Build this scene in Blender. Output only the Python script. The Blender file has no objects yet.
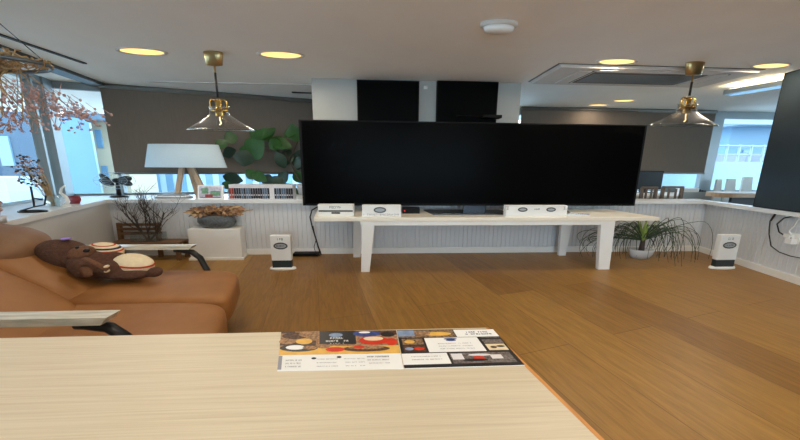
import bpy, bmesh, math, random
from mathutils import Vector, Matrix, Euler
R = math.radians
PI = math.pi
scene = bpy.context.scene
COL = scene.collection
rnd = random.Random(7)

# ------------------------------------------------------------------ camera maths
F = 284.0; CAMZ = 1.28; YAW = R(3.0); PIT = R(10.6); ROL = R(0.45)
def ray(px, py):
    u = (px-400)/F; v = -(py-220)/F
    c, s = math.cos(ROL), math.sin(ROL)
    u, v = u*c - v*s, v*c + u*s
    dx, dy, dz = u, math.cos(PIT)+v*math.sin(PIT), v*math.cos(PIT)-math.sin(PIT)
    cy, sy = math.cos(YAW), math.sin(YAW)
    return Vector((dx*cy+dy*sy, -dx*sy+dy*cy, dz))
def onz(px, py, z):
    r = ray(px, py); t = (z-CAMZ)/r.z
    return Vector((r.x*t, r.y*t, z))
def at(px, py, Y):
    r = ray(px, py); t = Y/r.y
    return Vector((r.x*t, Y, CAMZ+r.z*t))
def proj(p):
    cy, sy = math.cos(YAW), math.sin(YAW)
    a, b = p[0]*cy-p[1]*sy, p[0]*sy+p[1]*cy; z = p[2]-CAMZ
    f = b*math.cos(PIT)-z*math.sin(PIT); v = z*math.cos(PIT)+b*math.sin(PIT)
    return 400+a/f*F, 220-v/f*F

# ------------------------------------------------------------------ materials
def lin(c):
    return c/12.92 if c <= .04045 else ((c+.055)/1.055)**2.4
def rgb(r, g, b):
    return (lin(r/255), lin(g/255), lin(b/255), 1)
M = {}
def mat(name, col, rough=.55, metal=0., noise=0., scale=8., stretch=(1,1,1), spec=.5, bump=0., trans=0., ior=1.45, coat=0.):
    m = bpy.data.materials.new(name); m.use_nodes = True
    nt = m.node_tree; b = nt.nodes['Principled BSDF']
    b.inputs['Base Color'].default_value = col
    b.inputs['Roughness'].default_value = rough
    b.inputs['Metallic'].default_value = metal
    b.inputs['Specular IOR Level'].default_value = spec
    b.inputs['Transmission Weight'].default_value = trans
    b.inputs['IOR'].default_value = ior
    b.inputs['Coat Weight'].default_value = coat
    if noise or bump:
        tc = nt.nodes.new('ShaderNodeTexCoord'); mp = nt.nodes.new('ShaderNodeMapping')
        mp.inputs['Scale'].default_value = stretch
        nz = nt.nodes.new('ShaderNodeTexNoise'); nz.inputs['Scale'].default_value = scale
        nz.inputs['Detail'].default_value = 5
        nt.links.new(tc.outputs['Object'], mp.inputs[0]); nt.links.new(mp.outputs[0], nz.inputs['Vector'])
        if noise:
            rp = nt.nodes.new('ShaderNodeValToRGB')
            rp.color_ramp.elements[0].position = .3; rp.color_ramp.elements[1].position = .7
            rp.color_ramp.elements[0].color = tuple(c*(1-noise) for c in col[:3])+(1,)
            rp.color_ramp.elements[1].color = tuple(min(1, c*(1+noise)) for c in col[:3])+(1,)
            nt.links.new(nz.outputs['Fac'], rp.inputs[0]); nt.links.new(rp.outputs[0], b.inputs['Base Color'])
        if bump:
            bp = nt.nodes.new('ShaderNodeBump'); bp.inputs['Strength'].default_value = bump
            bp.inputs['Distance'].default_value = .01
            nt.links.new(nz.outputs['Fac'], bp.inputs['Height']); nt.links.new(bp.outputs[0], b.inputs['Normal'])
    M[name] = m
    return m
def emat(name, col, strength):
    m = bpy.data.materials.new(name); m.use_nodes = True
    b = m.node_tree.nodes['Principled BSDF']
    b.inputs['Base Color'].default_value = col
    b.inputs['Emission Color'].default_value = col
    b.inputs['Emission Strength'].default_value = strength
    M[name] = m
def clearmat(name, tint, gloss=.12, rough=.03):
    m = bpy.data.materials.new(name); m.use_nodes = True
    nt = m.node_tree; nt.nodes.clear()
    o = nt.nodes.new('ShaderNodeOutputMaterial'); mx = nt.nodes.new('ShaderNodeMixShader')
    t = nt.nodes.new('ShaderNodeBsdfTransparent'); g = nt.nodes.new('ShaderNodeBsdfGlossy')
    lw = nt.nodes.new('ShaderNodeLayerWeight'); lw.inputs[0].default_value = gloss
    t.inputs[0].default_value = tint; g.inputs['Roughness'].default_value = rough
    ge = nt.nodes.new('ShaderNodeNewGeometry'); ml = nt.nodes.new('ShaderNodeMath'); ml.operation = 'MULTIPLY'; iv = nt.nodes.new('ShaderNodeMath'); iv.operation = 'SUBTRACT'; iv.inputs[0].default_value = 1
    nt.links.new(ge.outputs['Backfacing'], iv.inputs[1]); nt.links.new(lw.outputs['Facing' if gloss > .3 else 'Fresnel'], ml.inputs[0]); nt.links.new(iv.outputs[0], ml.inputs[1])   # reflect at the front surface only
    nt.links.new(ml.outputs[0], mx.inputs[0]); nt.links.new(t.outputs[0], mx.inputs[1]); nt.links.new(g.outputs[0], mx.inputs[2])
    nt.links.new(mx.outputs[0], o.inputs[0]); M[name] = m

mat('ceiling_paint', rgb(246,243,237), .9, noise=.02, scale=2)
mat('wall_paint', rgb(198,195,190), .7, noise=.02, scale=3)
mat('bead_paint', rgb(210,211,212), .5, noise=.02, scale=3)
mat('plain_wall', rgb(172,173,168), .7, noise=.03, scale=3)
mat('ledge_white', rgb(226,226,224), .25, noise=.02, scale=3)
mat('frame_grey', rgb(140,148,150), .4, .3, noise=.03, scale=4)
mat('frame_dark', rgb(88,94,96), .4, .3, noise=.03, scale=4)
mat('track_black', rgb(30,30,30), .5, noise=.05)
mat('blind_fabric', rgb(108,96,85), .9, noise=.05, scale=60, stretch=(1,1,.1))
mat('blind_bar', rgb(105,100,92), .5, noise=.03)
mat('black_gloss', rgb(6,6,7), .25, noise=.05, scale=3, spec=.03)
mat('black_plastic', rgb(16,16,17), .5, noise=.05, scale=20, spec=.15)
mat('panel_black', rgb(8,9,9), .5, noise=.05, scale=4, spec=.04)
mat('slate_screen', rgb(38,46,50), .35, noise=.04, scale=2, spec=.25)
mat('silver', rgb(190,192,195), .25, .9, noise=.03)
mat('steel_dark', rgb(70,78,88), .25, .7, noise=.03)
mat('white_gloss', rgb(236,235,230), .3, noise=.015, scale=4)
mat('stand_top', rgb(240,232,215), .35, noise=.03, scale=6, stretch=(.4,6,1))
mat('white_paper', rgb(238,238,236), .6, noise=.015)
mat('ink', rgb(52,54,58), .6, noise=.05)
mat('ink_pale', rgb(150,150,158), .6, noise=.05)
mat('ink_blue', rgb(50,72,130), .6, noise=.05)
mat('emblem_grey', rgb(70,74,76), .4, .3, noise=.05)
mat('emblem_pale', rgb(170,176,178), .4, .3, noise=.05)
mat('band_teal', rgb(42,56,58), .4, noise=.05)
mat('brass', rgb(176,150,104), .28, .9, noise=.06, scale=5)
mat('brass_bright', rgb(212,172,96), .22, .9, noise=.06, scale=5)
mat('cord_black', rgb(24,24,24), .5, noise=.05)
mat('leather', rgb(148,98,50), .55, noise=.10, scale=7, bump=.25)
mat('leather_head', rgb(128,92,62), .6, noise=.10, scale=7, bump=.25)
mat('iron', rgb(36,36,36), .4, .5, noise=.08)
mat('arm_wood', rgb(196,188,168), .25, noise=.25, scale=9, stretch=(.6,6,4))
mat('bear_fur', rgb(82,54,40), 1., noise=.25, scale=60, bump=.8)
mat('bear_tan', rgb(108,74,52), 1., noise=.2, scale=60, bump=.6)
mat('plush_cream', rgb(226,208,174), .95, noise=.06, scale=40, bump=.4)
mat('plush_red', rgb(184,66,34), .95, noise=.08, scale=40)
mat('plush_navy', rgb(52,46,66), .95, noise=.08, scale=40)
mat('lilac', rgb(160,130,200), .9, noise=.08)
mat('bench_wood', rgb(112,80,52), .5, noise=.2, scale=8, stretch=(.5,4,4))
mat('lamp_wood', rgb(178,150,120), .5, noise=.15, scale=8, stretch=(4,4,.5))
mat('lamp_shade', rgb(186,204,214), .9, noise=.03, scale=60)
mat('twig', rgb(66,56,50), .8, noise=.2, scale=30)
mat('straw', rgb(176,146,104), .9, noise=.25, scale=30)
mat('dry_pink', rgb(182,146,138), .9, noise=.3, scale=30)
mat('dry_leaf', rgb(140,100,66), .9, noise=.35, scale=25)
mat('bowl_grey', rgb(92,98,100), .35, noise=.35, scale=40, bump=.5)
mat('leaf_green', rgb(36,78,26), .4, noise=.25, scale=12)
mat('leaf_dark', rgb(20,48,28), .4, noise=.25, scale=12)
mat('grass_green', rgb(58,76,52), .5, noise=.35, scale=14)
mat('grass_light', rgb(140,164,84), .5, noise=.25, scale=14)
mat('pot_white', rgb(196,198,200), .35, noise=.03)
mat('soil', rgb(50,38,28), .9, noise=.3, scale=40)
mat('pot_red', rgb(130,40,50), .4, noise=.1)
mat('desk_wood', rgb(196,164,132), .4, noise=.12, scale=8, stretch=(.5,5,1))
mat('desk_white', rgb(226,220,208), .35, noise=.03)
mat('desk_dark', rgb(52,58,62), .5, noise=.05)
mat('chair_wood', rgb(96,78,62), .5, noise=.15, scale=8)
mat('chair_pale', rgb(206,206,200), .6, noise=.04)
mat('table_edge', rgb(205,140,70), .5, noise=.15, scale=8, stretch=(8,.6,4))
mat('grille', rgb(104,96,86), .6, noise=.05)
mat('ac_white', rgb(210,204,196), .5, noise=.02)
mat('food_tan', rgb(160,124,92), .6, noise=.5, scale=120)
mat('food_yellow', rgb(226,178,88), .5, noise=.12, scale=40)
mat('food_brown', rgb(86,60,46), .5, noise=.6, scale=120)
mat('food_red', rgb(206,54,30), .4, noise=.15, scale=60)
mat('food_blue', rgb(58,72,130), .5, noise=.4, scale=90)
mat('print_dark', rgb(40,38,40), .35, noise=.2, scale=40)
mat('print_grey', rgb(112,104,100), .4, noise=.6, scale=160)
mat('print_street', rgb(130,104,78), .4, noise=.75, scale=140)
mat('print_sky', rgb(130,150,180), .4, noise=.2, scale=50)
mat('cd_white', rgb(222,218,220), .35, noise=.04)
mat('cd_dark', rgb(48,50,58), .4, noise=.3, scale=80)
mat('cd_red', rgb(150,60,50), .4, noise=.3, scale=80)
mat('cd_blue', rgb(90,110,130), .4, noise=.3, scale=80)
mat('mag_grey', rgb(130,136,140), .5, noise=.15, scale=20)
mat('card_print', rgb(196,190,204), .5, noise=.35, scale=30)
mat('card_print_green', rgb(110,150,120), .5, noise=.35, scale=30)
mat('ground_pale', rgb(214,218,220), .9, noise=.1, scale=.3)
mat('bld_slate', rgb(64,82,98), .8, noise=.08, scale=.4)
mat('bld_blue', rgb(110,138,158), .8, noise=.08, scale=.4)
mat('bld_white', rgb(168,184,194), .8, noise=.05, scale=.4)
mat('bld_wall', rgb(146,170,186), .8, noise=.08, scale=.4)
mat('bld_beige', rgb(186,168,140), .8, noise=.08, scale=.4)
mat('bld_mauve', rgb(130,130,152), .8, noise=.08, scale=.4)
mat('bld_roof', rgb(112,128,140), .8, noise=.08, scale=.4)
mat('bld_glass', rgb(112,142,162), .15, noise=.1, scale=.5)
emat('lamp_glow', rgb(255,214,128), .8)
emat('bulb_glow', rgb(255,214,150), 2.2)
emat('strip_glow', rgb(255,240,205), 9.0)
emat('led_red', rgb(220,40,40), 1.0)
clearmat('pane_glass', (.92,.97,1,1), .10)
clearmat('shade_glass', (.97,.96,.94,1), .38, .22)
clearmat('vase_glass', (.88,.92,.92,1), .35, .05)

def floor_mat():
    m = bpy.data.materials.new('oak_planks'); m.use_nodes = True; nt = m.node_tree; b = nt.nodes['Principled BSDF']
    g = nt.nodes.new('ShaderNodeNewGeometry')
    mp = nt.nodes.new('ShaderNodeMapping'); mp.inputs['Rotation'].default_value = (0, 0, -R(104))
    nt.links.new(g.outputs['Position'], mp.inputs[0])
    br = nt.nodes.new('ShaderNodeTexBrick'); br.offset = .37; br.offset_frequency = 2
    br.inputs['Scale'].default_value = 1; br.inputs['Brick Width'].default_value = 2.3; br.inputs['Row Height'].default_value = .44
    br.inputs['Mortar Size'].default_value = .003; br.inputs['Mortar Smooth'].default_value = .3; br.inputs['Bias'].default_value = 0
    br.inputs['Color1'].default_value = rgb(138,98,40); br.inputs['Color2'].default_value = rgb(160,119,54); br.inputs['Mortar'].default_value = rgb(116,80,38)
    nt.links.new(mp.outputs[0], br.inputs['Vector'])
    mp2 = nt.nodes.new('ShaderNodeMapping'); mp2.inputs['Scale'].default_value = (1.2, 9, 1)
    nt.links.new(mp.outputs[0], mp2.inputs[0])
    nz = nt.nodes.new('ShaderNodeTexNoise'); nz.inputs['Scale'].default_value = 3; nz.inputs['Detail'].default_value = 8; nz.inputs['Distortion'].default_value = 1.2
    nt.links.new(mp2.outputs[0], nz.inputs['Vector'])
    rp = nt.nodes.new('ShaderNodeValToRGB'); rp.color_ramp.elements[0].position = .35; rp.color_ramp.elements[1].position = .68
    rp.color_ramp.elements[0].color = (.78,.76,.74,1); rp.color_ramp.elements[1].color = (1.08,1.06,1.04,1)
    nt.links.new(nz.outputs['Fac'], rp.inputs[0])
    mx = nt.nodes.new('ShaderNodeMix'); mx.data_type = 'RGBA'; mx.blend_type = 'MULTIPLY'; mx.inputs[0].default_value = 1
    nt.links.new(br.outputs['Color'], mx.inputs[6]); nt.links.new(rp.outputs[0], mx.inputs[7]); nt.links.new(mx.outputs[2], b.inputs['Base Color'])
    b.inputs['Roughness'].default_value = .42
    bp = nt.nodes.new('ShaderNodeBump'); bp.inputs['Strength'].default_value = .12; bp.inputs['Distance'].default_value = .004
    nt.links.new(nz.outputs['Fac'], bp.inputs['Height']); nt.links.new(bp.outputs[0], b.inputs['Normal'])
    M['oak_planks'] = m
floor_mat()
def table_mat():
    m = bpy.data.materials.new('pale_ash'); m.use_nodes = True; nt = m.node_tree; b = nt.nodes['Principled BSDF']
    g = nt.nodes.new('ShaderNodeNewGeometry'); mp = nt.nodes.new('ShaderNodeMapping'); mp.inputs['Scale'].default_value = (.8, 60, 1)
    mp.inputs['Rotation'].default_value = (0,0,R(-1))
    nt.links.new(g.outputs['Position'], mp.inputs[0])
    nz = nt.nodes.new('ShaderNodeTexNoise'); nz.inputs['Scale'].default_value = 3; nz.inputs['Detail'].default_value = 9; nz.inputs['Distortion'].default_value = .8
    nt.links.new(mp.outputs[0], nz.inputs['Vector'])
    rp = nt.nodes.new('ShaderNodeValToRGB'); rp.color_ramp.elements[0].position = .28; rp.color_ramp.elements[1].position = .62
    rp.color_ramp.elements[0].color = rgb(198,182,154); rp.color_ramp.elements[1].color = rgb(212,199,174)
    nt.links.new(nz.outputs['Fac'], rp.inputs[0]); nt.links.new(rp.outputs[0], b.inputs['Base Color'])
    b.inputs['Roughness'].default_value = .42
    M['pale_ash'] = m
table_mat()

# ------------------------------------------------------------------ mesh helpers
class MB:
    """collects shapes, links them as ONE mesh object"""
    def __init__(s): s.bm = bmesh.new(); s.mats = []; s.cur = 0
    def m(s, name):
        if name not in s.mats: s.mats.append(name)
        s.cur = s.mats.index(name); return s
    def _f(s, vs, smooth=False):
        try:
            f = s.bm.faces.new(vs); f.material_index = s.cur; f.smooth = smooth; return f
        except ValueError: return None
    def hexa(s, b, t):
        vb = [s.bm.verts.new(p) for p in b]; vt = [s.bm.verts.new(p) for p in t]; n = len(b)
        s._f(vb[::-1]); s._f(vt)
        for i in range(n): s._f((vb[i], vb[(i+1) % n], vt[(i+1) % n], vt[i]))
        return s
    def box(s, x0, x1, y0, y1, z0, z1, k=0., yr=0., bev=0.):
        f = lambda x, y: x - k*(y-yr)
        b = [(f(x0,y0),y0,z0),(f(x1,y0),y0,z0),(f(x1,y1),y1,z0),(f(x0,y1),y1,z0)]
        t = [(p[0],p[1],z1) for p in b]
        if not bev: return s.hexa(b, t)
        tmp = MB(); tmp.hexa(b, t)
        bmesh.ops.bevel(tmp.bm, geom=list(tmp.bm.edges), offset=bev, segments=2, affect='EDGES', profile=.5)
        return s.merge(tmp)
    def merge(s, o, smooth=False):
        mp = {}
        for v in o.bm.verts: mp[v] = s.bm.verts.new(v.co)
        for f in o.bm.faces: s._f([mp[v] for v in f.verts], smooth or f.smooth)
        o.bm.free(); return s
    def poly(s, pts, h=None):
        """flat polygon; with h a slab below"""
        if h is None: s._f([s.bm.verts.new(p) for p in pts])
        else: s.hexa([Vector(p)-Vector((0,0,h)) for p in pts], pts)
        return s
    def prism(s, pts, d):
        """polygon extruded along vector d"""
        d = Vector(d)
        return s.hexa(pts, [Vector(p)+d for p in pts])
    def tube(s, pts, r, n=6, r2=None, flat=1.):
        pts = [Vector(p) for p in pts]; L = len(pts); rings = []; last = None
        for i, p in enumerate(pts):
            t = (pts[min(i+1,L-1)]-pts[max(i-1,0)])
            t = t.normalized() if t.length > 1e-9 else Vector((0,0,1))
            a = t.cross(Vector((0,0,1)) if abs(t.z) < .95 else Vector((0,1,0))).normalized()
            if last is not None:
                a2 = last - t*last.dot(t)
                if a2.length > 1e-4: a = a2.normalized()
            last = a
            b = t.cross(a).normalized(); rr = r if r2 is None else r+(r2-r)*i/(L-1)
            rings.append([s.bm.verts.new(p+a*rr*math.cos(2*PI*j/n)+b*rr*flat*math.sin(2*PI*j/n)) for j in range(n)])
        for i in range(L-1):
            for j in range(n): s._f((rings[i][j], rings[i][(j+1)%n], rings[i+1][(j+1)%n], rings[i+1][j]), True)
        s._f(rings[0][::-1]); s._f(rings[-1])
        return s
    def lathe(s, c, prof, n=32, ax=1., ay=1., cap=True, mod=None):
        """prof: (radius, z) list; ax/ay the two semi-axis factors"""
        c = Vector(c); rings = []
        for r, z in prof:
            rings.append([s.bm.verts.new(c+Vector((r*ax*math.cos(2*PI*j/n)*(mod(j,z) if mod else 1), r*ay*math.sin(2*PI*j/n)*(mod(j,z) if mod else 1), z))) for j in range(n)])
        for i in range(len(rings)-1):
            for j in range(n): s._f((rings[i][j], rings[i][(j+1)%n], rings[i+1][(j+1)%n], rings[i+1][j]), True)
        if cap: s._f(rings[0][::-1]); s._f(rings[-1])
        return s
    def ell(s, c, rx, ry, rz, rot=None, nu=20, nv=12, e=1.):
        """ellipsoid, or soft box when e < 1"""
        c = Vector(c); q = Euler(rot).to_matrix() if rot is not None else Matrix.Identity(3)
        pw = lambda v: math.copysign(abs(v)**e, v)
        top = s.bm.verts.new(c+q@Vector((0,0,rz))); bot = s.bm.verts.new(c+q@Vector((0,0,-rz))); rings = []
        for i in range(1, nv):
            a = PI*i/nv-PI/2
            rings.append([s.bm.verts.new(c+q@Vector((rx*pw(math.cos(a))*pw(math.cos(2*PI*j/nu)), ry*pw(math.cos(a))*pw(math.sin(2*PI*j/nu)), rz*pw(math.sin(a))))) for j in range(nu)])
        for i in range(len(rings)-1):
            for j in range(nu): s._f((rings[i][j], rings[i][(j+1)%nu], rings[i+1][(j+1)%nu], rings[i+1][j]), True)
        for j in range(nu):
            s._f((bot, rings[0][(j+1)%nu], rings[0][j]), True); s._f((top, rings[-1][j], rings[-1][(j+1)%nu]), True)
        return s
    def leaf(s, base, tip, w, cup=.1, up=(0,-1,.3), n=6):
        base = Vector(base); tip = Vector(tip); d = tip-base; L = d.length; t = d.normalized()
        side = t.cross(Vector(up)); side = side.normalized() if side.length > 1e-6 else Vector((1,0,0))
        nrm = side.cross(t); rows = []
        for i in range(n+1):
            f = i/n; ww = w*.5*(math.sin(PI*min(1,f*.94+.03))**.9); p = base+t*L*f-nrm*cup*L*(f*f)*.6
            rows.append([s.bm.verts.new(p-side*ww+nrm*cup*ww), s.bm.verts.new(p), s.bm.verts.new(p+side*ww+nrm*cup*ww)])
        for i in range(n):
            for j in (0,1): s._f((rows[i][j], rows[i][j+1], rows[i+1][j+1], rows[i+1][j]), True)
        return s
    def ribbon(s, pts, w, side=None):
        pts = [Vector(p) for p in pts]; rows = []; L = len(pts)
        for i, p in enumerate(pts):
            t = pts[min(i+1,L-1)]-pts[max(i-1,0)]
            sd = t.cross(Vector((0,0,1))); sd = sd.normalized() if sd.length > 1e-6 else Vector((1,0,0))
            ww = w*(1-.85*(i/(L-1))**2)
            rows.append([s.bm.verts.new(p-sd*ww), s.bm.verts.new(p+Vector((0,0,-ww*.6))), s.bm.verts.new(p+sd*ww)])
        for i in range(L-1):
            for j in (0,1): s._f((rows[i][j], rows[i][j+1], rows[i+1][j+1], rows[i+1][j]), True)
        return s
    def build(s, name, material=None, parent=None, origin=None):
        me = bpy.data.meshes.new(name)
        if material and not s.mats: s.mats = [material]
        o = bpy.data.objects.new(name, me)
        org = Vector((0,0,0))
        if parent is None and origin is None and len(s.bm.verts):
            xs = [v.co for v in s.bm.verts]
            org = Vector(((min(v.x for v in xs)+max(v.x for v in xs))/2, (min(v.y for v in xs)+max(v.y for v in xs))/2, min(v.z for v in xs)))
        elif parent is not None: org = parent.location.copy() if parent.parent is None else parent.parent.location.copy()+parent.location
        elif origin is not None: org = Vector(origin)
        bmesh.ops.translate(s.bm, verts=list(s.bm.verts), vec=-org)
        bmesh.ops.recalc_face_normals(s.bm, faces=list(s.bm.faces))
        s.bm.to_mesh(me); s.bm.free()
        for n in s.mats: me.materials.append(M[n])
        COL.objects.link(o)
        if parent is not None: o.parent = parent
        else: o.location = org
        return o
def tag(o, label=None, cat=None, group=None, kind=None):
    if label: o['label'] = label
    if cat: o['category'] = cat
    if group: o['group'] = group
    if kind: o['kind'] = kind
    return o
def thing(name, loc, label, cat, group=None):
    o = bpy.data.objects.new(name, None); COL.objects.link(o); o.location = loc; o.empty_display_size = .05
    return tag(o, label, cat, group)
def struct(name, mb, material=None, parent=None):
    o = mb.build(name, material, parent)
    if parent is None: o['kind'] = 'structure'
    return o
def copy_tree(o, parent=None):
    c = o.copy(); COL.objects.link(c)
    if parent is not None: c.parent = parent
    for ch in list(o.children): copy_tree(ch, c)
    return c
def lerp(a, b, t): return a+(b-a)*t
def strokes(mb, p0, ux, uz, n, w, h, dens=.75, seed=1):
    """a line of n small printed characters made of bars; p0 lower left, ux across, uz up"""
    g = random.Random(seed); nrm = Vector(ux).cross(Vector(uz)).normalized()
    ux = Vector(ux).normalized(); uz = Vector(uz).normalized(); p0 = Vector(p0)
    for i in range(n):
        if g.random() > dens+.2: continue
        a = p0+ux*(w*i/n); cw = w/n*.72; t = max(cw*.22, .0006)
        def bar(x0, x1, z0, z1):
            q = [a+ux*x0+uz*z0, a+ux*x1+uz*z0, a+ux*x1+uz*z1, a+ux*x0+uz*z1]
            mb._f([mb.bm.verts.new(v) for v in q])
        bar(0, t, 0, h)
        if g.random() < .7: bar(t, cw, h-t, h)
        if g.random() < .6: bar(t, cw, h*.45, h*.45+t)
        if g.random() < .5: bar(t, cw, 0, t)
        if g.random() < .6: bar(cw-t, cw, t, h-t)
    return mb

# ------------------------------------------------------------------ room levels
ZC = 2.44          # ceiling
ZL = .81           # ledge top
YB = 4.12          # face of the low back wall
LW0 = Vector((-3.84, YB, 0)); LDIR = Vector((.3817, -.9243, 0)).normalized()     # low wall on the left, towards the camera
RW0 = Vector((4.98, YB, 0)); RDIR = Vector((-.214, -.977, 0)).normalized()      # low wall on the right
P1 = Vector((-4.76, 4.56, 0))                                                   # corner post of the glazing
P2 = Vector((-1.25, 5.47, 0)); W2D = (P2-P1).normalized()
Y3 = 5.76                                                                       # rear glazing on the right
UP = Vector((0,0,1))
def run(mb, p, d, L, t, z0, z1):
    """vertical slab: from p along d for L, thickness t to the left normal"""
    p = Vector((p[0],p[1],0)); d = Vector((d[0],d[1],0)).normalized(); n = Vector((-d.y, d.x, 0))
    b = [p, p+d*L, p+d*L+n*t, p+n*t]
    return mb.hexa([v+UP*z0 for v in b], [v+UP*z1 for v in b])

# ---- floor & ceiling
struct('floor', MB().box(-9, 10.2, -4.2, 7.2, -.12, 0), 'oak_planks')
struct('ceiling', MB().box(-9, 10.2, -4.2, 7.2, ZC, ZC+.12), 'ceiling_paint')

# ---- low beadboard partition (grooves are real)
def bead(mb, p, d, L, z0, z1, pitch=.066, t=.16, n=None, dep=.011):
    d = Vector((d[0],d[1],0)).normalized(); nrm = Vector((d.y,-d.x,0)) if n is None else n   # nrm: out of the face
    pts = []; x = 0; p = Vector((p[0],p[1],0))
    while x < L-1e-4:
        a = min(pitch, L-x)
        pts += [p+d*x, p+d*(x+a*.74), p+d*(x+a*.80)-nrm*dep, p+d*(x+a*.94)-nrm*dep]
        x += a
    pts.append(p+d*L)
    lo = [mb.bm.verts.new(v+UP*z0) for v in pts]; hi = [mb.bm.verts.new(v+UP*z1) for v in pts]
    for i in range(len(pts)-1): mb._f((lo[i], lo[i+1], hi[i+1], hi[i]))
    bk = [p+d*L-nrm*t, p-nrm*t]
    run(mb, p-nrm*(.0125), d, L, 0, z0, z1) if False else None
    q = [p-nrm*.02, p+d*L-nrm*.02, p+d*L-nrm*t, p-nrm*t]
    mb.hexa([v+UP*z0 for v in q], [v+UP*z1 for v in q])
    return mb
struct('wall_back', bead(MB(), (-3.84, YB), (1,0), 8.82, 0, ZL-.05), 'bead_paint')
struct('baseboard_back', MB().box(-3.84, 4.96, YB-.018, YB-.001, 0, .085), 'white_gloss')
# right low wall: beadboard as well, finer
Rn = Vector((-RDIR.y, RDIR.x, 0)); Rn = Rn if Rn.x < 0 else -Rn
struct('wall_right', bead(MB(), RW0+Vector((.0,0,0)), RDIR, 7.4, 0, ZL-.05, pitch=.05, n=Rn, dep=.004), 'bead_paint')
mb = MB(); q = [RW0+RDIR*.03+Rn*.001, RW0+RDIR*7.2+Rn*.001, RW0+RDIR*7.2+Rn*.02, RW0+RDIR*.03+Rn*.02]
mb.hexa([v for v in q], [v+UP*.085 for v in q]); struct('baseboard_right', mb, 'white_gloss')
# left low wall: plain boards
Ln = Vector((LDIR.y, -LDIR.x, 0)); Ln = Ln if Ln.x > 0 else -Ln
mb = MB(); q = [LW0, LW0+LDIR*8.4, LW0+LDIR*8.4-Ln*.16, LW0-Ln*.16]
mb.hexa(q, [v+UP*(ZL-.05) for v in q]); struct('wall_left', mb, 'wall_paint')
# ---- ledges
k = Vector((-.0,0,0))
mb = MB()                                        # deep white window ledge, left and back-left, one board
a0 = LW0+LDIR*8.4+Ln*.05; c0 = LW0+Ln*.05+LDIR*.0; c0 = Vector((-3.81, YB-.05, 0)); e0 = Vector((-.95, YB-.05, 0))
wl = LW0+LDIR*8.4-Ln*.62; pp = P1+Vector((.02,-.02,0)); e1 = Vector((-.95, 4.75, 0))
ring = [a0, c0, e0, e1, P1+W2D*3.0-Vector((0,.06,0)), P1+W2D*.05-Vector((0,.06,0)), wl]
mb.hexa([v+UP*(ZL-.05) for v in ring], [v+UP*ZL for v in ring]); struct('trim_1', mb, 'ledge_white')
mb = MB(); q = [Vector((-.95,YB-.05,0)), Vector((4.86,YB-.05,0)), Vector((5.02,YB+.2,0)), Vector((-.95,YB+.2,0))]
mb.hexa([v+UP*(ZL-.05) for v in q], [v+UP*ZL for v in q]); struct('trim_2', mb, 'ledge_white')
rl0 = Vector((4.862,YB-.05,0))
mb = MB(); q = [rl0, rl0+RDIR*7.0, rl0+RDIR*7.0-Rn*.34, Vector((5.024,YB+.2,0)), ]
mb.hexa([v+UP*(ZL-.05) for v in q], [v+UP*ZL for v in q]); struct('trim_3', mb, 'ledge_white')
# ---- pillar wall that carries the two black panels
mb = MB(); q = [(-.99,YB+.03),(1.90,YB+.03),(1.90,YB+.33),(-.99,YB+.33)]
mb.hexa([Vector((x,y,ZL)) for x,y in q], [Vector((x,y,ZC)) for x,y in q]); struct('wall_center', mb, 'plain_wall')
# ---- wall above the right ledge (behind the slate display), rear wall and far end
rp0 = RW0+RDIR*.86-Rn*.04
mb = MB(); q = [rp0, rp0+RDIR*6.6, rp0+RDIR*6.6-Rn*.12, rp0-Rn*.12]
mb.hexa([v+UP*ZL for v in q], [v+UP*ZC for v in q]); struct('wall_upper_right', mb, 'plain_wall')
mb = MB(); mb.box(-9, -2.2, -4.2, -4.05, 0, ZC); mb.box(3.9, 10.2, -4.2, -4.05, 0, ZC); mb.box(-2.2, 3.9, -4.2, -4.05, 0, .5); struct('wall_rear', mb, 'plain_wall')

# ---- glazing
def window(name, p, d, L, z0, z1, posts, fw=.06, head=.12, glass=True, post_w=.08):
    """frame = one mesh, pane a child; posts = distances along d"""
    d = Vector((d[0],d[1],0)).normalized(); p = Vector((p[0],p[1],0)); n = Vector((-d.y,d.x,0))
    mb = MB()
    run(mb, p-n*fw/2, d, L, fw, z0, z0+.05); run(mb, p-n*fw/2, d, L, fw, z1-head, z1)
    for x, w in posts: run(mb, p+d*(x-w/2)-n*fw*.75, d, w, fw*1.5, z0, z1)
    o = struct(name, mb, 'frame_grey')
    g = MB(); run(g, p-n*.004, d, L, .008, z0+.05, z1-head); g.build('pane', 'pane_glass', o)
    return o
window('window_1', P1+LDIR*.06, LDIR, 8.6, ZL-.02, ZC, [(.40,.04),(2.6,.1),(5.0,.1),(7.6,.1)], head=.10)
mb = MB(); run(mb, P1+LDIR*.24+Ln*.05, -LDIR, .2, .12, ZL-.02, ZC)
struct('trim_4', mb, 'frame_grey')                                   # corner post
window('window_2', P1+W2D*.03, W2D, (P2-P1).length-.03, ZL-.02, ZC, [(.62,.04),(2.1,.05)], head=.10)
window('window_3', (1.95,Y3), (1,0), 7.9, .80, ZC, [(.05,.1),(2.4,.06),(4.82,.26),(7.8,.12)], head=.14)
struct('wall_rear_right', MB().box(1.95, 9.85, Y3-.06, Y3+.1, 0, .80), 'plain_wall')
mb = MB(); run(mb, P1+W2D*.1+Vector((.03,-.0,0)), W2D, 3.5, .12, 0, ZL-.06); struct('wall_rear_left', mb, 'plain_wall')
mb = MB(); q = [P2, Vector((1.95,Y3-.06,0)), Vector((1.95,Y3+.1,0)), P2+Vector((0,.15,0))]
mb.hexa(q, [v+UP*ZC for v in q]); struct('wall_behind_pillar', mb, 'plain_wall')
window('window_4', (9.85,Y3), (0,-1), 5.5, .80, ZC, [(.05,.1),(2.4,.08),(5.4,.1)], head=.14)
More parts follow.
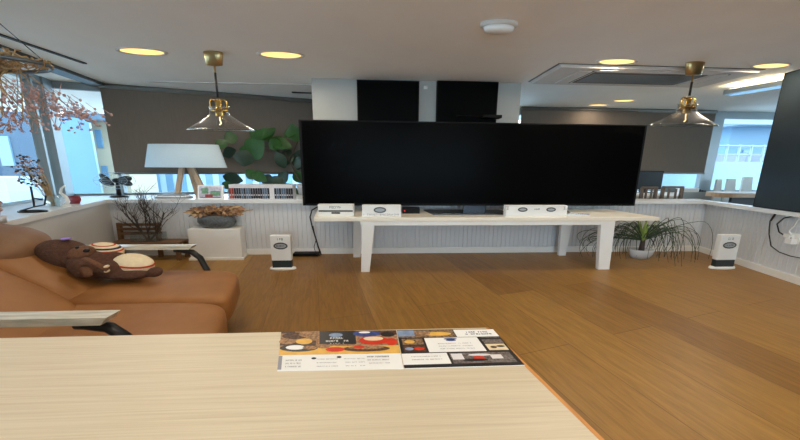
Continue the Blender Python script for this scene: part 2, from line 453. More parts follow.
struct('wall_far_right', MB().box(9.8, 9.95, .2, Y3, 0, .80), 'plain_wall')
struct('wall_far_right_return', MB().box(9.8, 9.95, -4.1, .2, 0, ZC), 'plain_wall')

window('window_rear_fill', (-2.2,-4.12), (1,0), 6.1, .5, ZC, [(.05,.1),(2.0,.08),(4.1,.08),(6.05,.1)], head=.12)  # unseen rear window, added to let fill daylight in from behind the camera
# ---- roller blinds
def blind(p, d, L, ztop, zbot, label):
    d = Vector((d[0],d[1],0)).normalized(); p = Vector((p[0],p[1],0)); n = Vector((-d.y,d.x,0)); n = n if n.y < 0 else -n
    t = thing('roller_blind', p+UP*zbot, label, 'blind', 'brown roller blinds')
    q = p+n*.10
    mb = MB(); run(mb, q, d, L, .004, zbot+.03, ztop-.03); mb.build('blind_fabric', 'blind_fabric', t)
    mb = MB(); mb.tube([q+d*.0+UP*(zbot+.02), q+d*L+UP*(zbot+.02)], .016, 8); mb.build('bottom_bar', 'blind_bar', t)
    mb = MB(); mb.tube([q+d*.0+UP*(ztop-.035), q+d*L+UP*(ztop-.035)], .032, 10); mb.build('roller', 'blind_bar', t)
    return t
bl = at(112, 172, 4.62)
blind(P1+W2D*.62, W2D, 2.96, ZC, 1.13, 'brown roller blind hanging behind the table lamp and the leafy plant')
blind((2.62, Y3-.03), (1,0), 3.97, ZC, 1.175, 'brown roller blind hanging behind the right pendant lamp, beside the uncovered window')

# ------------------------------------------------------------------ ceiling things
def ring_lathe(mb, c, r0, r1, z, ax, ay, n=40): return mb.lathe(c, [(r0, z),(r1, z-.006),(r1,z)], n, ax, ay, cap=False)
LIGHTS = []
def downlight(px, py, wpx, label, energy=6, ratio=2.42):
    c = onz(px, py, ZC); a = wpx/2/F*math.hypot(c.x, c.y) * .86 if False else (onz(px+wpx/2, py, ZC)-onz(px-wpx/2, py, ZC)).length/2
    b = a/ratio
    t = thing('downlight', c, label, 'ceiling light', 'round recessed ceiling lights')
    mb = MB(); mb.lathe(c, [(1.0,0),(1.0,-.008),(.9,-.010),(.84,-.004),(.84,0)], 40, a, b, cap=False); mb.build('trim_ring', 'ac_white', t)
    mb = MB(); mb.lathe(c, [(.001,-.003),(.84,-.003)], 40, a, b, cap=False); mb.build('diffuser', 'lamp_glow', t)
    LIGHTS.append((c, a, b, energy))
downlight(142, 51.2, 47, 'round warm ceiling light left of the left pendant lamp')
downlight(281, 54.6, 46, 'round warm ceiling light right of the left pendant lamp')
downlight(617, 61.3, 42, 'round warm ceiling light over the middle of the ceiling air conditioner')
downlight(771, 65.4, 40, 'round warm ceiling light in the right corner above the slate display')
downlight(598, 104.8, 22, 'small far ceiling light, the left and lower one beyond the air conditioner', 2)
downlight(624, 100.4, 24, 'small far ceiling light, the right and upper one beyond the air conditioner', 3)

def pendant(px, py, canopy_w, rimpx, rimy, rim_w, necky, label, Y):
    c = onz(px, py, ZC)
    t = thing('pendant_lamp', c, label, 'pendant lamp', 'glass pendant lamps')
    s = (at(px+5, 120, c.y)-at(px-5, 120, c.y)).length/10           # metres per pixel there
    a = canopy_w/2*s*.92; b = a/2.6
    mb = MB(); mb.lathe(c, [(.001,0),(1,0),(1.0,-.01),(.86,-.125),(.5,-.132),(.12,-.134),(.10,-.20),(.04,-.205)], 32, a, b); mb.build('canopy', 'brass', t)
    zr = at(rimpx, rimy, c.y).z; zn = at(rimpx, necky, c.y).z; ra = rim_w/2*s; rb = ra/4.2
    mb = MB(); mb.tube([c-UP*.2, Vector((c.x,c.y,zn+.11))], .011, 8); mb.build('cord', 'cord_black', t)
    h = zn-zr; cc = Vector((c.x, c.y, zr))
    mb = MB(); mb.lathe(cc, [(1,0),(.99,.012),(.66,h*.34),(.35,h*.66),(.30,h*.74),(.28,h),(.31,h+.02),(.295,h+.022),(.265,h),(.285,h*.73),(.335,h*.645),(.645,h*.33),(.975,.012),(.985,0)], 48, ra, rb, cap=False)
    gs = mb.build('glass_shade', 'shade_glass', t)
    mb = MB(); mb.lathe(cc, [(1.0,-.004),(1.012,0),(1.012,.008),(1.0,.010),(.985,.006),(.985,-.002)], 48, ra, rb, cap=False); mb.build('shade_rim', 'vase_glass', gs)
    mb = MB(); n = 4
    for i in range(n):                                                # crown of wire loops that holds the shade
        g = 2*PI*i/n+.4; ca, sa = math.cos(g), math.sin(g)
        mb.tube([cc+Vector((ra*.05*ca, rb*.05*sa, h+.085)), cc+Vector((ra*.20*ca, rb*.20*sa, h+.09)), cc+Vector((ra*.25*ca, rb*.25*sa, h+.07)), cc+Vector((ra*.25*ca, rb*.25*sa, h+.03)), cc+Vector((ra*.22*ca, rb*.22*sa, h-.02))], .008, 6)
    mb.lathe(cc, [(.22,h-.03),(.25,h-.025),(.25,h-.01),(.22,h-.005)], 32, ra, rb, cap=False)
    mb.build('wire_holder', 'brass_bright', t)
    mb = MB(); mb.lathe(cc, [(.02,h+.10),(.07,h+.095),(.09,h+.07),(.075,h+.02),(.11,h-.02),(.12,h-.07),(.10,h-.08),(.02,h-.082)], 24, ra, rb); so = mb.build('socket', 'brass_bright', t)
    mb = MB(); mb.lathe(cc, [(.02,h-.08),(.06,h-.09),(.10,h-.13),(.12,h-.16),(.10,h-.19),(.02,h-.205)], 24, ra, rb*1.2); mb.build('bulb', 'vase_glass', so)
    mb = MB(); mb.tube([cc+UP*(h-.085), cc+UP*(h-.12), cc+Vector((.01,0,h-.15)), cc+Vector((-.01,0,h-.17))], .005, 5); mb.build('filament', 'bulb_glow', so)
    return t
pendant(213, 52.0, 20, 220, 130.2, 68, 108.6, 'brass pendant lamp with clear cone glass shade above the white table lamp', 3.32)
pendant(695.5, 62.6, 19, 683, 125.6, 67, 106, 'brass pendant lamp with clear cone glass shade, the right one above the desk corner', 3.25)

c = onz(499, 23.5, ZC)
t = thing('smoke_detector', c, 'round white smoke detector on the ceiling near the top centre', 'smoke detector')
mb = MB(); mb.lathe(c, [(.001,0),(1,0),(1,-.02),(.92,-.03),(.3,-.032)], 32, .155, .075); mb.build('base', 'ac_white', t)
mb = MB(); mb.lathe(c, [(.82,-.03),(.78,-.055),(.6,-.068),(.01,-.07)], 32, .155, .075); mb.build('sensor_cap', 'white_gloss', t)

# ceiling air conditioner
x0, x1, y0, y1 = 1.97, 4.43, 3.38, 4.06
t = thing('air_conditioner', ((x0+x1)/2, (y0+y1)/2, ZC), 'flat white ceiling cassette air conditioner with grey grille and slats', 'air conditioner')
K = .0
mb = MB(); mb.hexa([(x0+.03,y0+.01,ZC-.035),(x1-.03,y0+.01,ZC-.035),(x1-.03,y1-.01,ZC-.035),(x0+.03,y1-.01,ZC-.035)], [(x0,y0,ZC-.001),(x1,y0,ZC-.001),(x1,y1,ZC-.001),(x0,y1,ZC-.001)]); pn = mb.build('panel', 'ac_white', t)
mb = MB()
for (a,b,c_,d) in ((x0-.02,x0,y0-.01,y1+.01),(x1,x1+.02,y0-.01,y1+.01),(x0,x1,y0-.012,y0),(x0,x1,y1,y1+.014)): mb.box(a,b,c_,d,ZC-.006,ZC-.0005)
mb.build('shadow_gap', 'frame_dark', pn)
mb = MB(); mb.box(x0+.52, x1-.52, y0+.13, y1-.13, ZC-.042, ZC-.034)
gr = mb.build('grille', 'grille', t)
mb = MB()
for i in range(9): yy = y0+.19+i*(y1-y0-.38)/8; mb.box(x0+.54, x1-.54, yy-.004, yy+.008, ZC-.047, ZC-.0415)
mb.build('slat', 'frame_grey', gr)
for (a,b,c_,d) in ((x0+.30,x0+.46,y0+.10,y1-.10),(x1-.46,x1-.30,y0+.10,y1-.10)):
    mb = MB(); mb.box(a,b,c_,d,ZC-.046,ZC-.0355); lo = mb.build('louver', 'ac_white', t)
    mb = MB(); mb.box(b+.01,b+.035,c_,d,ZC-.0375,ZC-.0352); mb.build('slot', 'track_black', lo)
for (c_,d) in ((y0+.05,y0+.11),(y1-.11,y1-.05)):
    mb = MB(); mb.box(x0+.52,x1-.52,c_,d,ZC-.046,ZC-.0355); mb.build('louver', 'ac_white', t)

# long slot diffusers and tracks on the ceiling
def ceil_strip(name, a, b, w, material, label, cat, h=.012, group=None):
    d = (b-a).normalized(); n = Vector((-d.y,d.x,0))*w/2
    mb = MB(); q = [a-n, b-n, b+n, a+n]
    mb.hexa([v-UP*h for v in q], [v-UP*.0005 for v in q]); return tag(mb.build(name, material), label, cat, group)
ceil_strip('slot_diffuser', onz(146,81.2,ZC), onz(328,84.6,ZC), .028, 'ac_white', 'long thin slot vent in the ceiling above the left blind', 'vent')
ceil_strip('slot_diffuser', onz(292,92.0,ZC), onz(318,93.0,ZC), .05, 'track_black', 'short dark slot vent in the ceiling left of the white pillar', 'vent')
ceil_strip('ceiling_track', onz(-30,24,ZC), onz(85,63,ZC), .045, 'track_black', 'dark lighting track on the ceiling above the hanging dried wreath', 'ceiling track')
mb = MB(); a = onz(20,55,ZC); b = onz(101,84.3,ZC); d = (b-a).normalized(); n = Vector((-d.y,d.x,0))*.10
q = [a-d*3-n, b-n, b+n, a-d*3+n]; mb.hexa([v-UP*.04 for v in q], [v-UP*.0005 for v in q]); struct('trim_5', mb, 'frame_dark')

# suspended linear uplight on the right
a = at(727, 93.5, 4.06); z = a.z; b = onz(790, 83, z)
d = Vector((b.x-a.x, b.y-a.y, 0)).normalized(); n = Vector((-d.y, d.x, 0))*.10; L = .62
t = thing('linear_uplight', a, 'slim grey suspended light bar lighting the ceiling beside the slate display', 'light bar')
mb = MB(); q = [a-n, a+d*L-n, a+d*L+n, a+n]
mb.hexa([v-UP*.025 for v in q], [v+UP*.035 for v in q]); hs = mb.build('housing', 'frame_grey', t)
mb = MB(); mb.hexa([v-UP*.029 for v in q], [v-UP*.0245 for v in q]); mb.build('lower_cover', 'silver', hs)
mb = MB(); q = [a+d*.05-n*.8, a+d*(L-.05)-n*.8, a+d*(L-.05)+n*.8, a+d*.05+n*.8]
mb.hexa([v+UP*.0355 for v in q], [v+UP*.04 for v in q]); mb.build('glowing_strip', 'strip_glow', t)
for x in (.1, .5):
    mb = MB(); mb.tube([a+d*x+UP*.035, Vector((a.x+d.x*x, a.y+d.y*x, ZC))], .008, 6); mb.build('suspension_rod', 'silver', t)

# hanging dried wreath, top left
hc = at(-17, 63, 2.05)
t = thing('dried_wreath', hc, 'hanging hoop of golden straw and pink dried flowers by the left window', 'wreath')
s = .0083; rx, ry = .36, .17
def hoop(g, f=1., dz=0): return hc+Vector((rx*f*math.cos(g), ry*f*math.sin(g), dz))
mb = MB(); mb.tube([hoop(2*PI*i/40) for i in range(41)], .012, 6); mb.build('hoop', 'frame_dark', t)
g = random.Random(3); mb = MB()
for i in range(230):
    an = g.uniform(0, 2*PI); f = g.uniform(.1, 1.02); p = hoop(an, f, g.uniform(-.03,.045)); an2 = an+g.uniform(-.5,.5)
    q = hoop(an2, f+g.uniform(-.3,.15), g.uniform(-.03,.06)); mb.tube([p, (p+q)/2+UP*g.uniform(-.02,.03), q], .0045, 4)
tag(mb.build('straw', 'straw', t), kind='stuff')
mb = MB()
for i in range(36):
    an = g.uniform(0, 2*PI); p = hoop(an, g.uniform(0,.6)); e = p+Vector((g.uniform(-.25,.30), g.uniform(-.2,.2), -g.uniform(.18,.40)))
    mb.tube([p, lerp(p,e,.5)+Vector((g.uniform(-.03,.03),0,g.uniform(0,.05))), e], .0028, 4)
tag(mb.build('stalks', 'straw', t), kind='stuff')
mb = MB()
for i in range(300):
    u = g.random(); p = hc+Vector((g.uniform(-.40,.40)+.0, g.uniform(-.18,.18), -.14-.27*u)); p.x += .14*(u-.4)
    if g.random() < .4 : mb.tube([p, p+Vector((g.uniform(-.05,.05), 0, g.uniform(.03,.09)))], .002, 3)
    mb.ell(p, g.uniform(.005,.013), g.uniform(.005,.010), g.uniform(.005,.012), None, 6, 4)
for i in range(90):
    u = g.random(); p = hc+Vector((.25+.42*u, g.uniform(-.12,.12), -.17-.17*u+g.uniform(-.06,.06)))
    mb.tube([p, p+Vector((-.05,0,g.uniform(.01,.05)))], .002, 3); mb.ell(p, g.uniform(.006,.012), .007, g.uniform(.005,.011), None, 6, 4)
tag(mb.build('dried_flowers', 'dry_pink', t), kind='stuff')
mb = MB()
for an in (.4, 2.5, 4.4):
    mb.tube([hoop(an), Vector((hc.x-.05, hc.y, ZC-.12))], .003, 4)
mb.tube([Vector((hc.x-.05, hc.y, ZC-.12)), Vector((hc.x-.05, hc.y, ZC))], .004, 4); mb.build('hanging_chain', 'iron', t)

# ------------------------------------------------------------------ television, stand and what is on it
TX0, TX1, TZ0, TZ1, TY = -1.07, 3.44, .775, 1.845, 3.72
ZS = .685
t = thing('television', (1.19, TY, ZS), 'very large black flat television standing on the long white bench', 'television')
mb = MB(); mb.box(TX0, TX1, TY, TY+.05, TZ0, TZ1, bev=.006); mb.box(.2, 2.2, TY+.05, TY+.09, TZ0+.1, TZ0+.6, bev=.01); mb.build('body', 'black_plastic', t)
mb = MB(); mb.box(TX0+.035, TX1-.035, TY-.0025, TY+.002, TZ0+.03, TZ1-.018); mb.build('screen', 'black_gloss', t)
mb = MB(); mb.box(1.05, 1.35, TY+.01, TY+.045, ZS+.016, TZ0+.01); mb.box(.56, 1.62, TY-.20, TY+.16, ZS, ZS+.016, .2, TY, bev=.004); mb.build('foot', 'steel_dark', t)
mb = MB()
mb.hexa([(2.32,TY-.16,ZS),(2.62,TY-.24,ZS),(2.66,TY-.2,ZS),(2.36,TY-.1,ZS)],[(2.32,TY-.16,ZS+.014),(2.62,TY-.24,ZS+.014),(2.66,TY-.2,ZS+.014),(2.36,TY-.1,ZS+.014)])
mb.hexa([(2.28,TY+.005,ZS),(2.42,TY-.12,ZS),(2.47,TY-.1,ZS),(2.36,TY+.03,ZS)],[(2.30,TY+.005,TZ0+.02),(2.42,TY-.12,ZS+.016),(2.47,TY-.1,ZS+.016),(2.36,TY+.03,TZ0+.02)])
mb.build('side_foot', 'silver', t)

t = thing('television_bench', (1.25, 3.72, 0), 'long white wooden bench table with tapered legs under the television', 'bench table')
KS = .17
mb = MB(); mb.box(-.84, 3.43, 3.33, 4.06, ZS-.045, ZS, KS, 3.33, bev=.005); mb.build('tabletop', 'stand_top', t)
mb = MB()
mb.box(-.30, 2.88, 3.352, 3.372, ZS-.10, ZS-.045, KS, 3.35); mb.box(-.30, 2.88, 3.995, 4.015, ZS-.12, ZS-.045, KS, 3.35)
for xx in (-.28, 2.84): mb.box(xx, xx+.03, 3.372, 3.995, ZS-.12, ZS-.045, KS, 3.35)
mb.build('apron', 'white_gloss', t)
lx = lambda p, q: at(p, q, 3.345).x
for (xl, xr, yy, bl_, br_) in ((lx(362,224),lx(375,224),3.345,lx(361,271),lx(369.5,271)),(lx(601,224),lx(615,224),3.345,lx(598,271),lx(609,271)),(-.44,-.29,3.93,-.46,-.36),(2.56,2.74,3.93,2.58,2.68)):
    mb = MB(); h = ZS-.0455
    mb.hexa([(bl_,yy,0),(br_,yy,0),(br_,yy+.05,0),(bl_,yy+.05,0)], [(xl,yy-.0,h),(xr,yy-.0,h),(xr,yy+.06,h),(xl,yy+.06,h)]); mb.build('leg', 'white_gloss', t)

def px_box(name, pl, pr, ptop, pbot, Y, depth, z, m, label, cat, bev=.004):
    a = at(pl, pbot, Y); b = at(pr, ptop, Y); h = b.z-a.z
    t = thing(name, ((a.x+b.x)/2, Y+depth/2, z), label, cat)
    mb = MB(); mb.box(a.x, b.x, Y, Y+depth, z, z+h, bev=bev); mb.build('case', m, t)
    return t, a.x, b.x, h
def oval(mb, c, a, b, n=24, r=None):
    pts = [Vector(c)+Vector((a*math.cos(2*PI*i/n), 0, b*math.sin(2*PI*i/n))) for i in range(n)]
    mb._f([mb.bm.verts.new(p) for p in pts]); return mb
Yf = 3.42
t, xa, xb, h = px_box('media_box', 318, 353.5, 205.2, 217, Yf, .10, ZS, 'white_gloss', 'white box with a black slot on the left end of the white bench', 'media box')
mb = MB(); mb.box(xa+.01, xb-.01, Yf-.002, Yf+.001, ZS+h*.40, ZS+h*.52); mb.box(lerp(xa,xb,.38), lerp(xa,xb,.62), Yf-.003, Yf+.001, ZS+h*.22, ZS+h*.36); mb.build('front_slot', 'track_black', t)
mb = MB(); strokes(mb, (lerp(xa,xb,.33), Yf-.001, ZS+h*.68), (1,0,0), (0,0,1), 6, .145, .026, 1, 3); mb.build('lettering', 'ink', t)
t, xa, xb, h = px_box('emblem_box', 362, 401, 205.6, 217, Yf-.02, .08, ZS, 'white_paper', 'white box with one oval emblem standing beside the slotted box on the bench', 'box')
yy = Yf-.021
mb = MB(); oval(mb, (lerp(xa,xb,.46), yy, ZS+h*.58), .075, .036); em = mb.build('oval_emblem', 'emblem_grey', t)
mb = MB(); oval(mb, (lerp(xa,xb,.46), yy-.001, ZS+h*.58), .058, .022); mb.build('emblem_centre', 'emblem_pale', em)
mb = MB(); strokes(mb, (xa+.02, yy-.0003, ZS+h*.10), (1,0,0), (0,0,1), 20, xb-xa-.04, .022, .7, 5); mb.build('lettering', 'ink_pale', t)
t, xa, xb, h = px_box('twin_emblem_box', 505.5, 568, 205.4, 216.2, Yf-.02, .08, ZS, 'white_paper', 'wide white box with two oval emblems on the right half of the bench', 'box')
for f in (.27, .73):
    mb = MB(); oval(mb, (lerp(xa,xb,f), yy, ZS+h*.64), .062, .028); em = mb.build('oval_emblem', 'emblem_grey', t)
    mb = MB(); oval(mb, (lerp(xa,xb,f), yy-.001, ZS+h*.64), .045, .015); mb.build('emblem_centre', 'emblem_pale', em)
mb = MB(); strokes(mb, (lerp(xa,xb,.46), yy-.0003, ZS+h*.60), (1,0,0), (0,0,1), 3, .07, .018, 1, 8); strokes(mb, (xa+.03, yy-.0003, ZS+h*.62), (0,0,1), (-1,0,0), 4, .05, .02, 1, 9); strokes(mb, (xb-.03, yy-.0003, ZS+h*.62), (0,0,1), (-1,0,0), 4, .05, .02, 1, 11); mb.build('lettering', 'ink', t)
t, xa, xb, h = px_box('black_tuner', 402.5, 420, 204.6, 210.6, 3.62, .10, ZS, 'black_plastic', 'small black device with a red light on the bench under the television', 'device')
mb = MB(); mb.box(xa+.02, xa+.035, 3.6185, 3.62, ZS+.03, ZS+.042); mb.build('red_light', 'led_red', t)
# power cable and strip on the floor
mb = MB(); Yc = 3.98
pts = [at(x, y, Yc) for x, y in ((319,206),(312,210),(310,217),(312,226),(315,236),(318,246),(321,252))]
pts[-1].z = .03; mb.tube(pts, .010, 6)
pts = [at(x, y, Yc-.06) for x, y in ((313,226),(316,240),(314,247),(316,254),(320,255))]
pts[-1].z = .03; pts[-2].z = max(.02, pts[-2].z); mb.tube(pts, .005, 6); tag(mb.build('power_cable', 'cord_black'), 'black power cable hanging from the left end of the white bench to the floor', 'cable')
a = onz(294, 255.5, 0); mb = MB(); mb.box(a.x, a.x+.36, a.y-.06, a.y+.06, 0, .045, bev=.008); tag(mb.build('power_strip', 'black_plastic'), 'black power strip on the floor at the foot of the low white wall', 'power strip')

def tower(pl, pr, ptop, pbot, label, seed):
    """slim white tower unit with an emblem on its front, dark band and round foot"""
    a = onz(pl, pbot, 0); b = onz(pr, pbot, 0); Y = (a.y+b.y)/2; w = b.x-a.x; h = at((pl+pr)/2, ptop, Y).z; x = (a.x+b.x)/2
    t = thing('tower_unit', (x, Y, 0), label, 'tower unit', 'white emblem towers on the floor')
    mb = MB(); mb.lathe((x, Y+.03, 0), [(.001,0),(1,0),(1,.012),(.96,.026),(.3,.03)], 36, w*.64, .055); mb.build('foot', 'white_gloss', t)
    mb = MB(); mb.box(x-w*.48, x+w*.48, Y, Y+.06, .12, h, bev=.006); mb.build('front_panel', 'white_gloss', t)
    mb = MB(); mb.box(x-w*.46, x+w*.46, Y+.004, Y+.056, .028, .121); mb.build('dark_band', 'band_teal', t)
    y = Y-.001; ze = h*.70
    mb = MB(); oval(mb, (x, y, ze), w*.34, .044); em = mb.build('oval_emblem', 'emblem_grey', t)
    mb = MB(); oval(mb, (x, y-.001, ze), w*.27, .028); mb.build('emblem_centre', 'emblem_pale', em)
    mb = MB(); strokes(mb, (x-w*.20, y-.0016, ze-.010), (1,0,0), (0,0,1), 5, w*.4, .02, 1, seed); strokes(mb, (x-w*.13, y-.0005, h*.86), (1,0,0), (0,0,1), 3, w*.28, .028, 1, seed+1); mb.build('lettering', 'ink', t)
tower(272, 292.5, 235.5, 269.8, 'slim white tower with oval emblem on the floor near the black power strip', 4)
tower(714, 734.5, 235, 268.8, 'slim white emblem tower on the floor in the right corner by the spiky plant', 14)

# two black panels on the pillar
def hung(pl, pr, pt, pb, label):
    Y = YB-.02; a = at(pl, pb, Y); b = at(pr, pt, Y); zt = min(b.z, ZC-.004)
    t = thing('wall_panel', ((a.x+b.x)/2, Y, a.z), label, 'display panel', 'black panels on the white pillar')
    mb = MB(); mb.box(a.x, b.x, Y, Y+.045, 1.55, zt, bev=.004); mb.build('body', 'black_plastic', t)
    mb = MB(); mb.box(a.x+.015, b.x-.015, Y-.002, Y+.002, 1.565, zt-.015); mb.build('screen', 'panel_black', t)
hung(357.5, 419.5, 81, 122, 'black panel on the white pillar behind the television, the left one')
hung(436, 499, 81, 122, 'black panel on the white pillar behind the television, the right one')
a = at(490, 116.5, 4.02); mb = MB(); mb.box(a.x-.10, a.x+.16, 3.99, 4.0995, a.z-.02, a.z+.02, bev=.006); mb.tube([(a.x-.1,4.03,a.z),(a.x-.45,4.05,a.z+.01)], .008, 6); tag(mb.build('webcam_bar', 'black_plastic'), 'small black camera bar at the foot of the right black panel', 'camera')
a = at(426, 89, YB+.02); mb = MB(); mb.lathe((a.x, YB+.03, a.z), [(.001,0)]+[(.03,0),(.03,.04),(.001,.041)], 16, 1, .8); tag(mb.build('wall_sensor', 'white_gloss'), 'tiny white sensor on the pillar between the two black panels', 'sensor')

# slate display on the right wall
t0 = rl0+RDIR*.71+Rn*.005; z0 = ZL+.004; z1 = 2.40
t = thing('wall_display', t0+UP*z0, 'tall slate grey display panel at the right edge above the white ledge', 'display')
mb = MB(); q = [t0, t0+RDIR*1.9, t0+RDIR*1.9-Rn*.05, t0-Rn*.05]
mb.hexa([v+UP*z0 for v in q], [v+UP*z1 for v in q]); mb.build('body', 'black_plastic', t)
mb = MB(); q = [t0+RDIR*.012+Rn*.002, t0+RDIR*1.888+Rn*.002, t0+RDIR*1.888-Rn*.001, t0+RDIR*.012-Rn*.001]
mb.hexa([v+UP*(z0+.012) for v in q], [v+UP*(z1-.012) for v in q]); mb.build('screen', 'slate_screen', t)

# outlet, plugs and cables under it
def onright(px, py, off=0.):
    """point on the face of the right low wall"""
    r = ray(px, py); n = Rn; p = RW0+Rn*off; d = (p-Vector((0,0,CAMZ))).dot(n)/r.dot(n)
    return Vector((0,0,CAMZ))+r*d
a = onright(794, 238, .0); t = thing('wall_outlet', a, 'white wall outlet with white plugs below the slate display', 'outlet')
def rbox(mb, c, du, dn, dz):
    q = [c-RDIR*du, c+RDIR*du, c+RDIR*du+Rn*dn, c-RDIR*du+Rn*dn]; return mb.hexa([v-UP*dz for v in q], [v+UP*dz for v in q])
mb = MB(); rbox(mb, a, .06, .012, .06); mb.build('cover_plate', 'white_gloss', t)
mb = MB(); rbox(mb, a+RDIR*-.02+Rn*.012+UP*.02, .03, .05, .022); rbox(mb, a+RDIR*.02+Rn*.012-UP*.035, .03, .06, .03); mb.build('plug', 'white_gloss', t)
mb = MB()
mb.tube([onright(x,y,.03) for x,y in ((776,212),(770,221),(769,234),(771,246),(779,252),(790,256),(800,258))], .006, 6)
mb.tube([onright(x,y,.04) for x,y in ((800,215),(784,218),(777,224),(779,232),(787,237),(791,238))], .007, 6)
mb.tube([onright(x,y,.035) for x,y in ((771,221),(776,214),(786,211))], .005, 6)
tag(mb.build('display_cable', 'cord_black'), 'looping black cables hanging on the right wall below the slate display', 'cable')
mb = MB(); mb.tube([onright(x,y,.05) for x,y in ((800,217),(794,226),(789,231),(792,236))], .006, 6); tag(mb.build('plug_lead', 'white_gloss'), 'short white lead rising from the wall outlet plugs', 'cable')

# ------------------------------------------------------------------ corner: plinth, bowl, bench, branches
a = onz(189, 260.5, 0); b = onz(243, 260.5, 0); x0, x1, y0 = a.x, b.x, a.y; y1 = y0+.24
zp = at(215, 229.5, y0).z
t = thing('plinth', ((x0+x1)/2, (y0+y1)/2, 0), 'white square plinth with a base board under the bowl of dried leaves', 'plinth')
mb = MB(); mb.box(x0+.02, x1-.02, y0+.02, y1, .03, zp, .2, y0, bev=.004); mb.build('body', 'white_gloss', t)
mb = MB(); mb.box(x0, x1, y0, y1, 0, .03, .2, y0); mb.build('base_board', 'white_gloss', t)
bc = Vector(((x0+x1)/2-.01, (y0+y1)/2+.01, zp)); sx = .255; sy = .105; bh = .175
t = thing('dried_leaf_bowl', bc, 'grey textured bowl heaped with brown dried leaves on the white plinth', 'bowl')
mb = MB(); mb.lathe(bc, [(.001,0),(.62,0),(.86,.025),(1,.08),(.98,.14),(.88,bh),(.8,bh),(.9,.11),(.9,.07),(.7,.03),(.001,.02)], 32, sx, sy, mod=lambda j,z: 1+.02*math.sin(j*1.7+z*60)); mb.build('bowl', 'bowl_grey', t)
g = random.Random(5); mb = MB().m('food_brown'); mb.ell(bc+UP*(bh-.015), sx*.8, sy*.8, .05, None, 16, 8)
for i in range(420):
    an = g.uniform(0, 2*PI); f = g.random()**.5; p = bc+Vector((sx*1.15*f*math.cos(an), sy*1.0*f*math.sin(an), bh+.03+.055*(1-f*f)+g.uniform(-.02,.03)))
    q = p+Vector((math.cos(an)*g.uniform(.02,.12)+g.uniform(-.05,.05), g.uniform(-.04,.04), g.uniform(-.045,.05))); mb.m(g.choice(('dry_leaf','dry_leaf','food_tan','straw','food_brown'))).leaf(p, q, g.uniform(.022,.045), .3, (g.uniform(-.5,.5),-1,g.uniform(0,1)), 3)
for i in range(16):
    p = bc+Vector((g.uniform(-.2,.25), 0, bh+.03)); mb.tube([p, p+Vector((g.uniform(-.15,.32), 0, g.uniform(.0,.05)))], .004, 4)
tag(mb.build('dried_leaves', 'dry_leaf', t), kind='stuff')

# miniature wooden bench
Yb = 3.98; sc = (at(160,240,Yb)-at(150,240,Yb)).length/10
xl = at(117, 240, Yb).x; xr = at(186, 243, Yb).x; zs = at(150, 240.5, Yb-.02).z; zt = at(137, 223, Yb+.08).z
xbr = at(161, 230, Yb+.08).x
t = thing('wooden_bench', ((xl+xr)/2, Yb, 0), 'small brown wooden bench with slatted back in the corner by the low wall', 'bench')
mb = MB(); mb.box(xl, xr, Yb-.14, Yb+.08, zs-.03, zs, .1, Yb); mb.build('seat', 'bench_wood', t)
for (x, y) in ((xl+.02,Yb-.13),(xr-.06,Yb-.13),(xr-.06,Yb+.03)):
    mb = MB(); mb.box(x, x+.045, y, y+.04, 0, zs-.03); mb.build('leg', 'bench_wood', t)
for x in (xl-.02, xbr-.05):
    mb = MB(); mb.hexa([(x,Yb+.03,0),(x+.045,Yb+.03,0),(x+.045,Yb+.07,0),(x,Yb+.07,0)], [(x-.03,Yb+.08,zt),(x+.02,Yb+.08,zt),(x+.02,Yb+.12,zt),(x-.03,Yb+.12,zt)]); mb.build('back_post', 'bench_wood', t)
for f in (.98, .70, .42):
    z = lerp(zs, zt, f); mb = MB(); mb.box(xl-.03, xbr+.0, Yb+.07, Yb+.095, z-.035, z); mb.build('back_slat', 'bench_wood', t)
vc = Vector((at(149,238,Yb-.03).x, Yb-.03, zs))
t = thing('branch_vase', vc, 'clear glass vase of bare dark branches standing on the small wooden bench', 'vase')
mb = MB(); mb.box(vc.x-.19, vc.x+.19, vc.y-.075, vc.y+.075, zs, zs+.012)
for q in ((-.19,-.18,-.075,.075),(.18,.19,-.075,.075),(-.18,.18,-.075,-.067),(-.18,.18,.067,.075)): mb.box(vc.x+q[0], vc.x+q[1], vc.y+q[2], vc.y+q[3], zs+.012, zs+.115)
mb.build('glass_vase', 'vase_glass', t)
g = random.Random(11); mb = MB()
def branch(p, d, L, r, lev):
    n = 4; pts = [p]
    for i in range(n):
        d = (d+Vector((g.uniform(-.30,.30), g.uniform(-.16,.16), g.uniform(-.05,.16)))).normalized(); pts.append(pts[-1]+d*L/n)
    for v in pts: v.y = min(max(v.y, 3.86), 4.03)
    mb.tube(pts, r, 5, r*.55)
    if lev:
        for i in range(3 if lev > 1 else 4):
            k_ = pts[g.randint(1, n)]; dd = (d+Vector((g.uniform(-1.3,1.3), g.uniform(-.25,.25), g.uniform(-.25,.5)))).normalized(); branch(k_, dd, L*g.uniform(.5,.75), r*.55, lev-1)
for i in range(6):
    dx = (-.9,-.5,-.1,.3,.7,1.0)[i]; branch(vc+Vector((.05*i/5-.025, 0, .013)), Vector((dx*.75, 0, 1)).normalized(), .44, .010, 3)
mb.build('bare_branches', 'twig', t)

